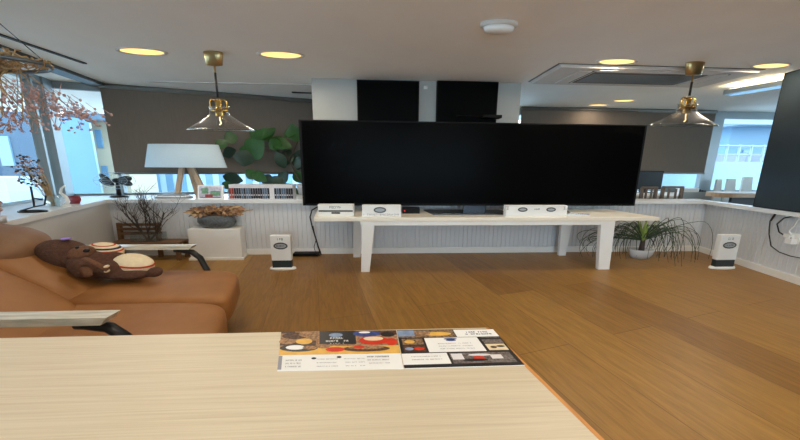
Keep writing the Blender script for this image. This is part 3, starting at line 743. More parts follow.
# ------------------------------------------------------------------ on the ledge
lb = Vector((at(189,188,4.40).x, 4.40, ZL))
t = thing('table_lamp', lb, 'white table lamp with wide drum shade on wooden tripod legs on the ledge', 'table lamp')
pt = at(186,144.5,4.40).z; pb = at(186,167.5,4.40).z; w1 = (at(222.5,144,4.4)-at(149.5,144,4.4)).length/2*.96; w2 = .98*(at(229,167,4.4)-at(145.5,167,4.4)).length/2
mb = MB(); mb.lathe((lb.x,lb.y,0), [(w2,pb),(w1,pt),(w1*.985,pt),(w2*.985,pb)], 48, 1, .22, cap=False)
mb.lathe((lb.x,lb.y,0), [(w1*.985,pt-.005),(w1*.3,pt-.012),(.001,pt-.012)], 48, 1, .22, cap=False); mb.build('shade', 'lamp_shade', t)
for (ox, oy) in ((-.17,-.03),(.26,-.03),(.05,.12)):
    mb = MB(); mb.hexa([(lb.x+ox-.035,lb.y+oy-.02,ZL),(lb.x+ox+.035,lb.y+oy-.02,ZL),(lb.x+ox+.035,lb.y+oy+.02,ZL),(lb.x+ox-.035,lb.y+oy+.02,ZL)],
                       [(lb.x+ox*.25-.03,lb.y+oy*.25-.018,pb+.06),(lb.x+ox*.25+.03,lb.y+oy*.25-.018,pb+.06),(lb.x+ox*.25+.03,lb.y+oy*.25+.018,pb+.06),(lb.x+ox*.25-.03,lb.y+oy*.25+.018,pb+.06)]); mb.build('leg', 'lamp_wood', t)
mb = MB(); mb.lathe((lb.x,lb.y,0), [(.05,pb+.03),(.07,pb+.05),(.05,pb+.1),(.02,pt-.014)], 16, 1, .6); mb.build('socket', 'brass', t)

# picture card and the row of discs
def leancard(pl, pr, pt_, pb_, Y):
    a = at(pl, pb_, Y); b = at(pr, pt_, Y); return a.x, b.x, b.z-ZL
xa, xb, h = leancard(198, 222, 185.5, 198.5, 4.14)
t = thing('picture_card', ((xa+xb)/2, 4.14, ZL), 'small framed picture with pale lilac and green print on the ledge left of the discs', 'picture')
mb = MB(); mb.hexa([(xa,4.13,ZL),(xb,4.13,ZL),(xb,4.15,ZL),(xa,4.15,ZL)], [(xa,4.17,ZL+h),(xb,4.17,ZL+h),(xb,4.19,ZL+h),(xa,4.19,ZL+h)]); mb.build('frame', 'white_paper', t)
def lq(u0,u1,v0,v1,m,mb,e=.002):
    f = lambda u,v: Vector((lerp(xa,xb,u), 4.13+.04*v-e, ZL+h*v)); mb.m(m)._f([mb.bm.verts.new(f(*q)) for q in ((u0,v0),(u1,v0),(u1,v1),(u0,v1))])
mb = MB(); lq(.06,.94,.1,.92,'card_print',mb); lq(.5,.9,.25,.6,'card_print_green',mb,.003); lq(.15,.42,.4,.8,'card_print_green',mb,.003); lq(.3,.6,.15,.35,'cd_red',mb,.0035); lq(.1,.9,.1,.16,'ink_blue',mb,.003); mb.build('print', None, t)
xs0 = at(229, 190, 4.14).x; xs1 = at(293, 190, 4.14).x; N = 27; wcd = (xs1-xs0)/N; hc_ = at(260,184.6,4.14).z-ZL
pal = ['cd_dark','cd_white','cd_dark','cd_blue','cd_white','cd_dark','cd_white','cd_white','cd_dark']
g = random.Random(2); protos = {}
for i in range(N):
    kind = 'cd_red' if i in (0,1) else (g.choice(['cd_dark','cd_dark','cd_blue','cd_dark']) if i < 15 else g.choice(['cd_white','cd_dark','cd_dark','cd_blue']))
    x = xs0+wcd*i
    if kind not in protos:
        mb = MB(); mb.m('cd_white').box(0, wcd*.90, 0, .15, 0, hc_); mb.m(kind).box(wcd*.02, wcd*.88, -.0015, .0, hc_*.04, hc_*.76)
        mb.m('cd_white').box(wcd*.2, wcd*.7, -.0025, -.0015, hc_*.25, hc_*.33)
        o = mb.build('disc_case', None, None, (0,0,0)); protos[kind] = o
    else: o = copy_tree(protos[kind])
    o.location = (x, 4.14, ZL+.0)
    lab = {'cd_red':'slim disc case with red spine print at the left end of the ledge row','cd_dark':'slim white disc case with dark spine print in the row on the ledge','cd_blue':'slim white disc case with blue grey spine print in the row on the ledge','cd_white':'slim white disc case with plain white spine in the row on the ledge'}[kind]
    tag(o, lab, 'disc case', 'disc cases in the row on the ledge')
# stacked magazines
a = at(157, 192.5, 4.28); b = at(190, 192.5, 4.28); z = ZL
for i, (m, lab) in enumerate((('mag_grey','flat grey magazine, the bottom one of the stack under the table lamp'),('white_paper','flat white magazine in the middle of the stack under the table lamp'),('mag_grey','flat grey magazine on top of the stack under the table lamp'))):
    mb = MB(); mb.box(a.x+.02*i, b.x-.03*i, 4.22, 4.34, z, z+.019); z += .0192; tag(mb.build('magazine', m), lab, 'magazine', 'magazines under the table lamp')
# small desk fan with dark blades
Yg = 4.36; hub = at(116, 180.5, Yg); t = thing('desk_fan', (hub.x, Yg, ZL), 'small dark desk fan with four leaf blades on the ledge by the left blind', 'fan')
s = (at(126,180,Yg)-at(116,180,Yg)).length/10
mb = MB(); mb.lathe((hub.x,Yg+.01,ZL), [(.001,0),(1,0),(1,.012),(.5,.03),(.16,.04)], 24, .13, .06); mb.build('base', 'iron', t)
mb = MB(); mb.tube([(hub.x,Yg+.01,ZL+.035),(hub.x,Yg+.02,hub.z)], .03, 10, .022); mb.ell((hub.x,Yg+.0,hub.z), .05, .04, .035, None, 14, 8); mb.build('stem', 'iron', t)
for an, L in ((12,15),(168,17),(-18,14),(200,15)):
    an = R(an); mb = MB(); c_ = hub+Vector((math.cos(an)*s*9.5, -.01, math.sin(an)*s*9.5*.62+.0)); mb.ell(c_, s*8, .012, s*3.4, (0, -an*.8, 0), 18, 8); mb.build('blade', 'iron', t)
mb = MB()
for rr in (1., .62): mb.tube([hub+Vector((s*21*rr*math.cos(2*PI*i/36), -.025, s*8.5*rr*math.sin(2*PI*i/36))) for i in range(37)], .003, 4)
for i in range(12): mb.tube([hub+Vector((0,-.025,0)), hub+Vector((s*21*math.cos(2*PI*i/12), -.025, s*8.5*math.sin(2*PI*i/12)))], .002, 3)
mb.build('wire_cage', 'silver', t)

# left ledge
p = onz(33, 212, ZL); t = thing('candle_holder', p, 'small dark wire candle holder on the left ledge in front of the flower vase', 'candle holder')
s = .011; mb = MB(); mb.tube([p+Vector((.12*math.cos(2*PI*i/24), .06*math.sin(2*PI*i/24), .008)) for i in range(25)], .008, 5); mb.build('base_ring', 'iron', t)
mb = MB(); mb.tube([p+Vector((-.12,0,.01)), p+Vector((0,.02,.05)), p+Vector((.01,.02,.25))], .009, 5); mb.tube([p+Vector((0,.02,.05)), p+Vector((.1,.02,.07)), p+Vector((.13,.02,.16))], .008, 5); mb.tube([p+Vector((0,.02,.13)), p+Vector((-.0,.02,.14)), p+Vector((.09,.02,.12))], .007, 5); mb.build('stem', 'iron', t)
p = onz(54, 207, ZL); t = thing('dried_bouquet', p, 'dried dark and pink flower bouquet in a clear glass on the left ledge', 'flowers')
mb = MB(); mb.lathe(p, [(.001,.004),(.75,.0),(.8,.004),(1,.13),(.96,.13),(.74,.012),(.001,.012)], 24, .085, .04, cap=False); mb.build('glass_vase', 'vase_glass', t)
g = random.Random(21); s1 = MB(); f1 = MB(); f2 = MB()
for i in range(34):
    q = p+Vector((-.04-.22*g.random()**.8, g.uniform(-.06,.06), .22+.33*g.random()))
    s1.tube([p+Vector((g.uniform(-.02,.02),0,.014)), lerp(p,q,.55)+Vector((.03,0,.03)), q], .003, 4)
    for k_ in range(3): (f1 if i % 3 else f2).ell(q+Vector((g.uniform(-.035,.035), g.uniform(-.02,.02), g.uniform(-.03,.03))), g.uniform(.008,.018), .01, g.uniform(.007,.014), None, 7, 5)
tag(s1.build('stems', 'straw', t), kind='stuff'); tag(f1.build('dark_flowers', 'twig', t), kind='stuff'); tag(f2.build('pink_flowers', 'dry_pink', t), kind='stuff')
p = onz(66, 206, ZL); mb = MB(); mb.lathe(p, [(.001,0),(.05,0),(.05,.012),(.012,.02)], 20, 1, .6); mb.tube([p+Vector((0,0,.015)), p+Vector((.03,0,.05)), p+Vector((.02,0,.10)), p+Vector((-.03,0,.15)), p+Vector((-.01,0,.20)), p+Vector((.035,0,.235))], .022, 8, .008); tag(mb.build('white_figurine', 'white_gloss'), 'slender curved white figurine on the left ledge beside the red pot', 'figurine')
p = onz(75, 203.6, ZL); mb = MB(); mb.lathe(p, [(.001,0),(.7,0),(1,.05),(.9,.09),(.8,.09),(.9,.05),(.6,.012),(.001,.012)], 20, .075, .035, cap=False); tag(mb.build('red_pot', 'pot_red'), 'small dark red pot on the left ledge near the window post', 'pot')
p = onz(1, 223, ZL); t = thing('pink_posy', p, 'small pink and dark posy at the left edge of the ledge', 'flowers')
mb = MB(); mb.lathe(p, [(.001,0),(.03,0),(.035,.06),(.02,.062)], 14); mb.build('vase', 'pot_white', t)
mb = MB(); g = random.Random(9)
for i in range(14): q = p+Vector((g.uniform(-.06,.06), g.uniform(-.03,.03), g.uniform(.1,.2))); mb.tube([p+UP*.05, q], .003, 4); mb.ell(q, .014, .012, .012, None, 7, 5)
mb.build('blossoms', 'dry_pink', t)

# big leafy plant on the ledge behind the discs
Yp = 4.82; pot = Vector((at(306,188,Yp).x, Yp, ZL)); t = thing('leafy_plant', pot, 'tall plant with broad dark green leaves on the ledge behind the disc row', 'plant')
mb = MB(); mb.lathe(pot, [(.001,0),(.75,0),(1,.16),(1,.18),(.9,.18),(.88,.16),(.001,.15)], 28, .16, .085, cap=False); mb.build('pot', 'pot_white', t)
LV = [(247,156,262,142,24,0,0),(246,150,243,166,20,0,1),(237,136,224,140,14,0,0),(252,137,272,131,13,0,0),(262,143,250,128,12,0,0),(268,140,291,146,15,0,0),(290,150,284,165,15,0,1),(297,142,291,124,16,0,0),(300,150,297,170,16,0,1),(236,150,222,155,13,0,1),(243,181,222,176,13,0,1),(256,179,246,170,11,0,0),(252,172,266,181,12,0,0),(272,183,262,176,13,0,1),(283,178,268,186,13,0,1),(288,172,278,184,13,0,1),(303,183,294,171,14,0,0),(298,190,302,200,13,0,0),(232,187,222,183,9,0,0),(290,188,300,198,12,0,1),(228,142,214,146,11,0,0),(258,150,238,148,12,0,0),(280,150,270,139,14,0,0),(303,165,293,160,14,0,1),(262,189,240,192,11,0,1),(285,168,276,152,12,0,1),(275,128,262,140,11,0,0),(300,128,283,136,12,0,0),(240,195,228,190,10,0,0)]
st = MB(); g = random.Random(4); top = pot+UP*.15
main = [top, at(298,178,Yp), at(289,160,Yp), at(283,148,Yp)]; st.tube(main, .017, 7, .010)
st.tube([at(289,160,Yp), at(276,150,Yp), at(262,146,Yp), at(252,142,Yp)], .010, 6, .006); st.tube([top, at(288,184,Yp), at(268,182,Yp), at(252,180,Yp)], .010, 6, .006); st.tube([at(289,160,Yp), at(296,146,Yp), at(300,136,Yp)], .010, 6, .006)
st.build('stems', 'twig', t)
lds = {0: [], 1: []}
for (bx, by, tx, ty, w, _, dk) in LV:
    dy = g.uniform(-.10,.10); b_ = at(bx,by,Yp+dy); e_ = at(tx,ty,Yp+dy+g.uniform(-.12,.04)); mb = MB()
    mb.leaf(b_, e_, w*.0150, .2, (g.uniform(-.3,.3),-1,g.uniform(-.1,.5)), 8); o = mb.build('leaf', 'leaf_dark' if dk else 'leaf_green', t)

# ------------------------------------------------------------------ spiky plant by the right end of the bench
sp = Vector((at(640,258,3.80).x, 3.80, 0)); t = thing('spiky_plant', sp, 'spiky plant with long thin arching leaves in a white pot under the bench end', 'plant')
mb = MB(); mb.lathe(sp, [(.001,0),(.7,0),(.95,.06),(1,.11),(1,.13),(.92,.13),(.9,.11),(.001,.10)], 28, .18, .09, cap=False); mb.build('pot', 'pot_white', t)
g = random.Random(31); mb = MB(); crown = sp+UP*.26
mb.tube([sp+UP*.10, sp+UP*.30], .035, 8, .025); mb.build('trunk', 'twig', t)
n = 0
for i in range(6000):
    if n >= 86: break
    an = g.uniform(0, 2*PI); f = g.uniform(.12, 1.)**.75; ca, sa = math.cos(an), math.sin(an); rx_ = (1.06 if ca > 0 else 1.18)*f; ry_ = ((.30 if sa > 0 else .46) if ca > -.2 else .14)*f
    apex = g.uniform(.34,.62) if ca > 0 else g.uniform(.30,.56); ua = g.uniform(.25,.55); end = g.choice((.015, .02, .04, .10, .24)); pts = []; w_ = g.uniform(.48,.66); zz_ = g.uniform(-.05,.05)
    for k_ in range(14):
        u = k_/13
        z = crown.z+(apex-crown.z)*(1-((u-ua)/ua)**2) if u < ua else apex+(end-apex)*((u-ua)/(1-ua))**1.5
        pts.append(Vector((crown.x+rx_*math.sin(u*PI*w_)*ca+zz_*math.sin(4*u), min(crown.y+ry_*u*sa, 4.06), max(.014, z))))
    if any((q.x < 3.05 and q.y < 3.45) or (q.x < 2.80 and q.y > 3.91) or (q.x < 3.35 and q.z > .57) for q in pts): continue
    if any(q.x > 4.27 and q.y < 3.50 for q in pts): continue
    mb = MB(); mb.tube(pts, g.uniform(.006,.010), 5, .003, .6); mb.build('leaf', 'grass_green', t)
    n += 1
for i in range(14):
    an = g.uniform(0, 2*PI); mb = MB(); L = g.uniform(.18,.32)
    mb.ribbon([crown+Vector((0,0,-.04)), crown+Vector((.07*math.cos(an), .03*math.sin(an), L*.5)), crown+Vector((.15*math.cos(an), .06*math.sin(an)-.03, L))], .024); mb.build('leaf', 'grass_light', t)

# ------------------------------------------------------------------ sofa
KF = .36
def sx_(x, y): return x-KF*(y-2.37)
SO = Vector((-1.6, 1.75, 0))
t = thing('leather_sofa', SO, 'tan leather two seat sofa with wood topped iron arms below the left window', 'sofa')
def soft(name, x0, x1, y0, y1, z0, z1, m, e=.32, rot=0, par=None, kf=KF, puff=0.):
    tmp = MB(); c_ = Vector(((x0+x1)/2, (y0+y1)/2, (z0+z1)/2)); tmp.ell((0,0,0), (x1-x0)/2, (y1-y0)/2, (z1-z0)/2, None, 48, 28, e)
    for v in tmp.bm.verts:
        v.co = Euler((0,rot,0)).to_matrix() @ v.co
        v.co += c_; v.co.x -= kf*(v.co.y-2.37)
    return tmp.build(name, m, par if par else t)
soft('seat_cushion', -2.45, -1.235, 1.785, 2.375, .20, .425, 'leather')
soft('seat_cushion', -2.45, -1.235, 1.22, 1.795, .20, .422, 'leather')
# reclined backs with head rolls
for (y0, y1, fx) in ((1.785,2.375,0),(1.19,1.78,.10)):
    soft('back_cushion', -2.98+fx, -2.14+fx, y0, y1, .40, .62, 'leather', .5, R(29))
for (y0, y1) in ((1.80,2.39),(1.20,1.79)):
    soft('headrest', -3.34, -2.58, y0, y1, .565, .845, 'leather_head', .72, R(8))
mb = MB()
for y in (1.28, 2.28): mb.tube([(sx_(-2.6,y),y,.20),(sx_(-1.4,y),y,.20)], .03, 8)
mb.tube([(sx_(-1.45,1.28),1.28,.20),(sx_(-1.45,2.28),2.28,.20)], .03, 8); mb.tube([(sx_(-2.6,1.28),1.28,.20),(sx_(-2.6,2.28),2.28,.20)], .03, 8)
mb.tube([(sx_(-2.6,1.28),1.28,.20),(sx_(-3.1,1.28),1.28,.66)], .03, 8); mb.tube([(sx_(-2.6,2.28),2.28,.20),(sx_(-3.1,2.28),2.28,.66)], .03, 8); mb.build('under_frame', 'iron', t)
def arm(pa, pb, z, th, leg):
    a = onz(*pa, z); b = onz(*pb, z); a.x -= .25; b.y = a.y = (a.y+b.y)/2; w = .035
    mb = MB(); mb.hexa([(a.x,a.y-w,z-th),(b.x-.03,a.y-w,z-th),(b.x-.03,a.y+w,z-th),(a.x,a.y+w,z-th)], [(a.x,a.y-w,z),(b.x,a.y-w,z),(b.x,a.y+w,z),(a.x,a.y+w,z)]); ar = mb.build('arm_rest', 'arm_wood', t)
    mb = MB(); fl = b.x+.14; bx = a.x+.1
    mb.tube([(b.x-.16,a.y,z-th-.012),(b.x-.12,a.y,z-th-.014),(b.x-.03,a.y,z-th-.03),(b.x+.03,a.y,z-th-.08),(fl,a.y,.25),(fl+.05,a.y,.0)], .026, 8, flat=.8); mb.build('arm_leg', 'iron', t)
    mb = MB(); bx -= .2; mb.tube([(bx,a.y,z-th-.012),(bx-.06,a.y,.3),(bx-.1,a.y,0)], .026, 8); mb.build('arm_leg', 'iron', t)
arm((104,246.2),(196,244.6), .63, .028, 0)
arm((-40,321),(121.5,309.5), .62, .036, 0)

# brown plush toy and cream cushions
Yt = 2.14
def remesh(o, v):
    m = o.modifiers.new('blend', 'REMESH'); m.mode = 'VOXEL'; m.voxel_size = v; m.use_smooth_shade = True
    s_ = o.modifiers.new('soft', 'SMOOTH'); s_.iterations = 6; s_.factor = .5
P = lambda x, y, dy=0.: at(x, y, Yt+dy)
u = (P(110,260)-P(100,260)).length/10
t = thing('plush_toy', P(100,280), 'floppy dark brown plush toy lying back on the far sofa seat', 'plush toy')
mb = MB(); mb.ell(P(66,254), 22*u, .12, 14.5*u, (0,R(18),0)); mb.ell(P(54,249), 13*u, .10, 10*u); mb.ell(P(95,264), 24*u, .13, 13*u, (0,R(22),0)); mb.ell(P(113,269,-.02), 13*u, .10, 9*u)
mb.ell(P(80,268,-.12), 13*u, .055, 8*u, (0,R(52),0)); mb.ell(P(62,264,-.03), 14*u, .08, 9*u)
mb.ell(P(118,257,.06), 15*u, .05, 4.5*u, (0,R(18),0))
mb.ell(P(130,275,-.06), 26*u, .055, 4.2*u, (0,R(-2),0)); mb.ell(P(155,272,-.06), 7*u, .05, 5.6*u); mb.ell(P(126,272,.05), 20*u, .05, 4.5*u)
o = mb.build('body', 'bear_fur', t); remesh(o, .014)
mb = MB(); mb.ell(P(82,253,-.045), 8.0*u, .085, 7.2*u); o2 = mb.build('muzzle', 'bear_tan', t)
mb = MB(); mb.ell(P(86.5,250.5,-.12), 2.6*u, .02, 2.0*u); mb.ell(P(77,247.5,-.105), 1.4*u, .012, 1.3*u); mb.build('nose', 'iron', t)
mb = MB(); mb.tube([P(84,258,-.16), P(95,263,-.17), P(108,270,-.15)], .02, 6, flat=.5); mb.ell(P(86,272,-.178), 6*u, .02, 5*u, (0,R(40),0)); mb.build('chest_strap', 'bear_tan', t)
mb = MB()
for k_ in (0,1): mb.ell(P(106.5+k_*.6, 266.5+k_*4.5, -.145), 1.6*u, .02, 1.4*u)
mb.build('buttons', 'plush_cream', t)
mb = MB(); mb.ell(P(66,238.6,.0), 4.2*u, .03, 1.4*u); tag(mb.build('hair_bow', 'lilac', t), 'small lilac bow')
Yt = 2.22
def stripe_ball(c, rx, ry, rz, rot, label, bands):
    t = thing('round_cushion', c-UP*rz, label, 'cushion', 'cream plush cushions on the sofa')
    mb = MB(); mb.ell(c, rx, ry, rz, rot, 28, 16); cu = mb.build('cushion', 'plush_cream', t)
    q = Euler(rot).to_matrix()
    for (lat, wid, m) in bands:
        mb = MB(); rings = []
        for k_ in range(5):
            a_ = R(lat-wid/2+wid*k_/4); rings.append([mb.bm.verts.new(c+q@Vector((rx*1.015*math.cos(a_)*math.cos(2*PI*j/36), ry*1.015*math.cos(a_)*math.sin(2*PI*j/36), rz*1.015*math.sin(a_)))) for j in range(36)])
        for k_ in range(4):
            for j in range(36): mb._f((rings[k_][j], rings[k_][(j+1)%36], rings[k_+1][(j+1)%36], rings[k_+1][j]), True)
        mb.build('stripe', m, cu)
stripe_ball(P(104,252,.03), 18*u, .10, 10.5*u, (0,R(8),0), 'cream round cushion with navy and red stripes behind the brown plush toy', ((38,10,'plush_navy'),(22,8,'plush_red'),(58,6,'plush_red')))
stripe_ball(P(133,264.5,-.02), 20*u, .11, 11.5*u, (0,R(12),0), 'plain cream round cushion with a red seam in front of the striped one', ((14,9,'plush_red'),))

# ------------------------------------------------------------------ front table and brochures
ZT = .72
A = onz(0,338,ZT); B = onz(280,332.3,ZT); yk = .906
c1 = onz(490.5,329,ZT); c2 = onz(605,440,ZT); dv = (c2-c1).normalized()
cr = c1+dv*((yk-c1.y)/dv.y); near = cr+dv*1.15
ring = [Vector((-1.75,yk,ZT)), cr, near, Vector((-1.35,near.y,ZT))]
t = thing('dining_table', ((ring[0].x+cr.x)/2, (yk+near.y)/2, 0), 'pale ash table top with orange wood edge filling the foreground', 'table')
inner = [ring[0], cr-Vector((.012,0,0)), near-Vector((.012,0,0)), ring[3]]
mb = MB(); mb.hexa([v-UP*.03 for v in inner], inner); mb.build('tabletop', 'pale_ash', t)
mb = MB(); q = [cr-Vector((.0118,0,0)), cr, near, near-Vector((.0118,0,0))]; mb.hexa([v-UP*.03 for v in q], q); mb.build('edge_band', 'table_edge', t)
for (x, y) in ((-1.6,.80),(.12,.80),(.45,-.15),(-1.3,-.15)):
    mb = MB(); mb.hexa([(x-.02,y-.03,0),(x+.04,y-.03,0),(x+.04,y+.03,0),(x-.02,y+.03,0)],[(x-.05,y-.03,ZT-.03),(x+.05,y-.03,ZT-.03),(x+.05,y+.03,ZT-.03),(x-.05,y+.03,ZT-.03)]); mb.build('leg', 'table_edge', t)

def brochure(corners, label, th):
    tl, tr, br, bl = [onz(*c, ZT) for c in corners]
    ce = (tl+tr+br+bl)/4; t = thing('brochure', ce, label, 'brochure', 'printed brochures on the table')
    base = [bl, br, tr, tl]
    mb = MB(); mb.hexa([v+UP*.0003 for v in base], [v+UP*th for v in base]); mb.build('paper', 'white_paper', t)
    def uv(u, v, lay): return lerp(lerp(tl, tr, u), lerp(bl, br, u), v)+UP*(th+.00025*lay)
    def quad(mb, u0, u1, v0, v1, m, lay=1): mb.m(m)._f([mb.bm.verts.new(uv(*q, lay)) for q in ((u0,v1),(u1,v1),(u1,v0),(u0,v0))])
    def el(mb, u, v, a, b, m, lay=2, n=20): mb.m(m)._f([mb.bm.verts.new(uv(u+a*math.cos(2*PI*i/n), v+b*math.sin(2*PI*i/n), lay)) for i in range(n)])
    def text(mb, u0, u1, v, hv, n, m, seed, lay=3):
        g = random.Random(seed); mb.m(m)
        for i in range(n):
            if g.random() < .1: continue
            a = lerp(u0,u1,i/n); w = (u1-u0)/n*.7; q = [(a,v),(a+w*.3,v),(a+w*.3,v-hv),(a,v-hv)]
            quad(mb, a, a+w*.3, v-hv, v, m, lay)
            if g.random() < .7: quad(mb, a, a+w, v-hv, v-hv*.75, m, lay)
            if g.random() < .7: quad(mb, a, a+w, v-hv*.55, v-hv*.35, m, lay)
            if g.random() < .5: quad(mb, a+w*.7, a+w, v-hv, v, m, lay)
    return t, quad, el, text
t, quad, el, text = brochure(((281.3,332.2),(396,330.6),(403.6,369.2),(277.2,371.6)), 'brochure with photos of dishes above a white text strip, left on the table', .0012)
mb = MB(); quad(mb, 0,1,0,.645,'food_tan',1); quad(mb, 0,1,.44,.645,'food_yellow',2)
quad(mb,.0,.12,0,.05,'food_brown',3); quad(mb,.33,.64,0,.39,'print_dark',3); quad(mb,.64,1,0,.14,'food_brown',2); quad(mb,0,.30,.28,.40,'food_brown',2)
for (u_,v_,a_,b_,m_,l_) in ((.12,.13,.11,.10,'food_brown',3),(.24,.10,.09,.08,'food_tan',4),(.06,.30,.07,.07,'food_tan',4),(.20,.30,.07,.08,'food_yellow',4),(.16,.47,.16,.10,'print_dark',3),(.13,.46,.08,.06,'white_paper',4),(.25,.47,.06,.05,'food_tan',4),(.36,.44,.06,.06,'food_tan',5),(.46,.53,.08,.06,'food_red',5),(.47,.13,.06,.06,'print_sky',4),(.74,.10,.12,.09,'food_blue',4),(.72,.06,.05,.03,'white_paper',5),(.79,.30,.125,.12,'food_red',4),(.79,.25,.085,.06,'plush_cream',5),(.72,.52,.20,.075,'food_brown',4),(.72,.49,.15,.05,'food_tan',5),(.66,.48,.05,.04,'food_red',6),(.92,.13,.06,.07,'print_dark',4),(.94,.34,.05,.10,'food_red',3)): el(mb,u_,v_,a_,b_,m_,l_)
mb.build('food_photos', None, t)
mb = MB(); text(mb,.385,.58,.33,.05,9,'white_paper',2,5); text(mb,.42,.54,.25,.05,5,'white_paper',3,5); text(mb,.42,.54,.38,.02,9,'white_paper',4,5)
mb.build('title_lettering', None, t)
mb = MB()
for r_ in range(3): text(mb,.06,.19,.79+.07*r_,.03,14,'ink_pale',10+r_)
for r_ in range(3): text(mb,.31,.48,.77+.08*r_,.02,16,'ink_pale',20+r_); text(mb,.53,.70,.77+.08*r_,.02,16,'ink_pale',30+r_)
text(mb,.72,.9,.74,.035,16,'ink',41); text(mb,.72,.9,.81,.025,18,'ink_pale',42); text(mb,.72,.9,.88,.02,18,'ink_pale',43)
el(mb,.285,.735,.02,.025,'ink'); el(mb,.49,.715,.02,.025,'ink'); quad(mb,.0,.03,.66,.97,'ink_pale',1)
mb.build('text_lettering', None, t)
t, quad, el, text = brochure(((396.6,330.8),(492.3,329.2),(524.8,365.6),(404.4,369.0)), 'dark brochure with shop photos and white title boxes, at the table corner', .002)
mb = MB(); quad(mb,0,1,0,1,'print_dark',1)
quad(mb,.0,.57,.02,.24,'print_street',2); quad(mb,.0,.17,.02,.2,'print_sky',3); el(mb,.40,.14,.14,.06,'food_yellow',3); el(mb,.25,.12,.08,.07,'food_tan',4)
quad(mb,.03,.23,.27,.44,'print_street',2); quad(mb,.03,.23,.46,.62,'food_brown',2); el(mb,.1,.36,.05,.05,'food_yellow',3); el(mb,.17,.55,.05,.04,'food_red',3); el(mb,.08,.55,.04,.04,'print_sky',3)
quad(mb,.80,.99,.27,.44,'print_grey',2); quad(mb,.80,.98,.46,.63,'plush_cream',2); el(mb,.86,.55,.03,.03,'food_brown',3); el(mb,.93,.53,.04,.025,'print_dark',3); quad(mb,.8,.99,.29,.33,'print_dark',3)
quad(mb,.42,.96,.68,.93,'print_grey',2); quad(mb,.43,.53,.70,.84,'cd_white',3); quad(mb,.77,.87,.74,.84,'cd_white',3); el(mb,.66,.81,.05,.05,'food_red',3); el(mb,.62,.86,.11,.03,'print_dark',4); el(mb,.68,.74,.10,.03,'cd_white',3)
mb.build('shop_photos', None, t)
mb = MB(); quad(mb,.58,1.0,0.02,.25,'white_paper',3); quad(mb,.25,.77,.26,.65,'white_paper',3); quad(mb,.0,.40,.67,.93,'white_paper',3); mb.build('white_boxes', None, t)
mb = MB(); text(mb,.70,.92,.13,.045,9,'ink_blue',5,4); text(mb,.68,.95,.19,.04,10,'ink_blue',6,4); el(mb,.50,.30,.065,.025,'ink_blue',4); el(mb,.50,.34,.05,.025,'ink_blue',4)
for r_ in range(3): text(mb,.36,.68,.44+.07*r_,.02,26,'ink_pale',50+r_,4)
text(mb,.08,.34,.76,.02,20,'ink_pale',60,4); text(mb,.08,.34,.83,.02,20,'ink_pale',61,4); mb.build('text_lettering', None, t)

# ------------------------------------------------------------------ workspace beyond the right partition
zd = .84
t = thing('work_desk', (4.5, 5.0, 0), 'long white desk beyond the low partition on the right', 'desk')
mb = MB(); q = [(3.5,4.50),(4.95,4.50),(6.0,5.5),(3.6,5.5)]; mb.hexa([(x,y,zd-.03) for x,y in q], [(x,y,zd) for x,y in q]); mb.build('desktop', 'desk_white', t)
for (x, y) in ((3.65,4.62),(4.85,4.62),(3.7,5.35),(5.5,5.35)):
    mb = MB(); mb.box(x-.03, x+.03, y, y+.05, 0, zd-.03); mb.build('leg', 'frame_grey', t)
a = at(652, 171, 5.1); t = thing('desk_monitor', (a.x, 5.1, zd), 'dark monitor on the far desk just right of the big television', 'monitor')
mw = (at(663,171,5.1)-at(630,171,5.1)).length; zt_ = at(663,171,5.1).z; xr_ = at(663,178,5.1).x
mb = MB(); mb.box(xr_-mw, xr_, 5.1, 5.14, zd+.06, zt_, bev=.004); mb.build('body', 'black_plastic', t)
mb = MB(); mb.box(xr_-mw+.015, xr_-.015, 5.097, 5.101, zd+.075, zt_-.012); mb.build('screen', 'slate_screen', t)
mb = MB(); mb.box(xr_-mw*.6, xr_-mw*.4, 5.12, 5.15, zd+.01, zd+.2); mb.box(xr_-mw*.7, xr_-mw*.3, 5.04, 5.2, zd, zd+.012); mb.build('stand', 'black_plastic', t)
# two wooden chairs between the partition and the desk
def wchair(pl, pr, ptop, Y, label):
    a = at(pl, ptop, Y); b = at(pr, ptop, Y); zt_ = a.z; x0, x1 = a.x, b.x
    t = thing('wooden_chair', ((x0+x1)/2, Y+.15, 0), label, 'chair', 'wooden chairs at the far desk')
    mb = MB(); mb.box(x0, x1, Y, Y+.30, .42, .455, bev=.008); mb.build('seat', 'chair_wood', t)
    mb = MB(); mb.box(x0, x1, Y-.03, Y+.0, zt_-.032, zt_, bev=.006); mb.build('back_rail', 'chair_wood', t)
    for i in range(2): x = lerp(x0,x1,(i+1)/3); mb = MB(); mb.box(x-.014, x+.014, Y-.022, Y-.006, .452, zt_-.04); mb.build('back_slat', 'chair_wood', t)
    for x in (x0, x1-.035): mb = MB(); mb.box(x, x+.035, Y-.03, Y+.012, 0, zt_-.02); mb.build('back_leg', 'chair_wood', t)
    for x in (x0, x1-.05): mb = MB(); mb.box(x, x+.05, Y+.25, Y+.29, 0, .42); mb.build('front_leg', 'chair_wood', t)
wchair(641, 657, 186.5, 4.42, 'brown wooden chair with slatted back behind the partition, the one nearer the television')
wchair(662, 683, 186.0, 4.42, 'brown wooden chair with slatted back behind the partition, the one farther from the television')
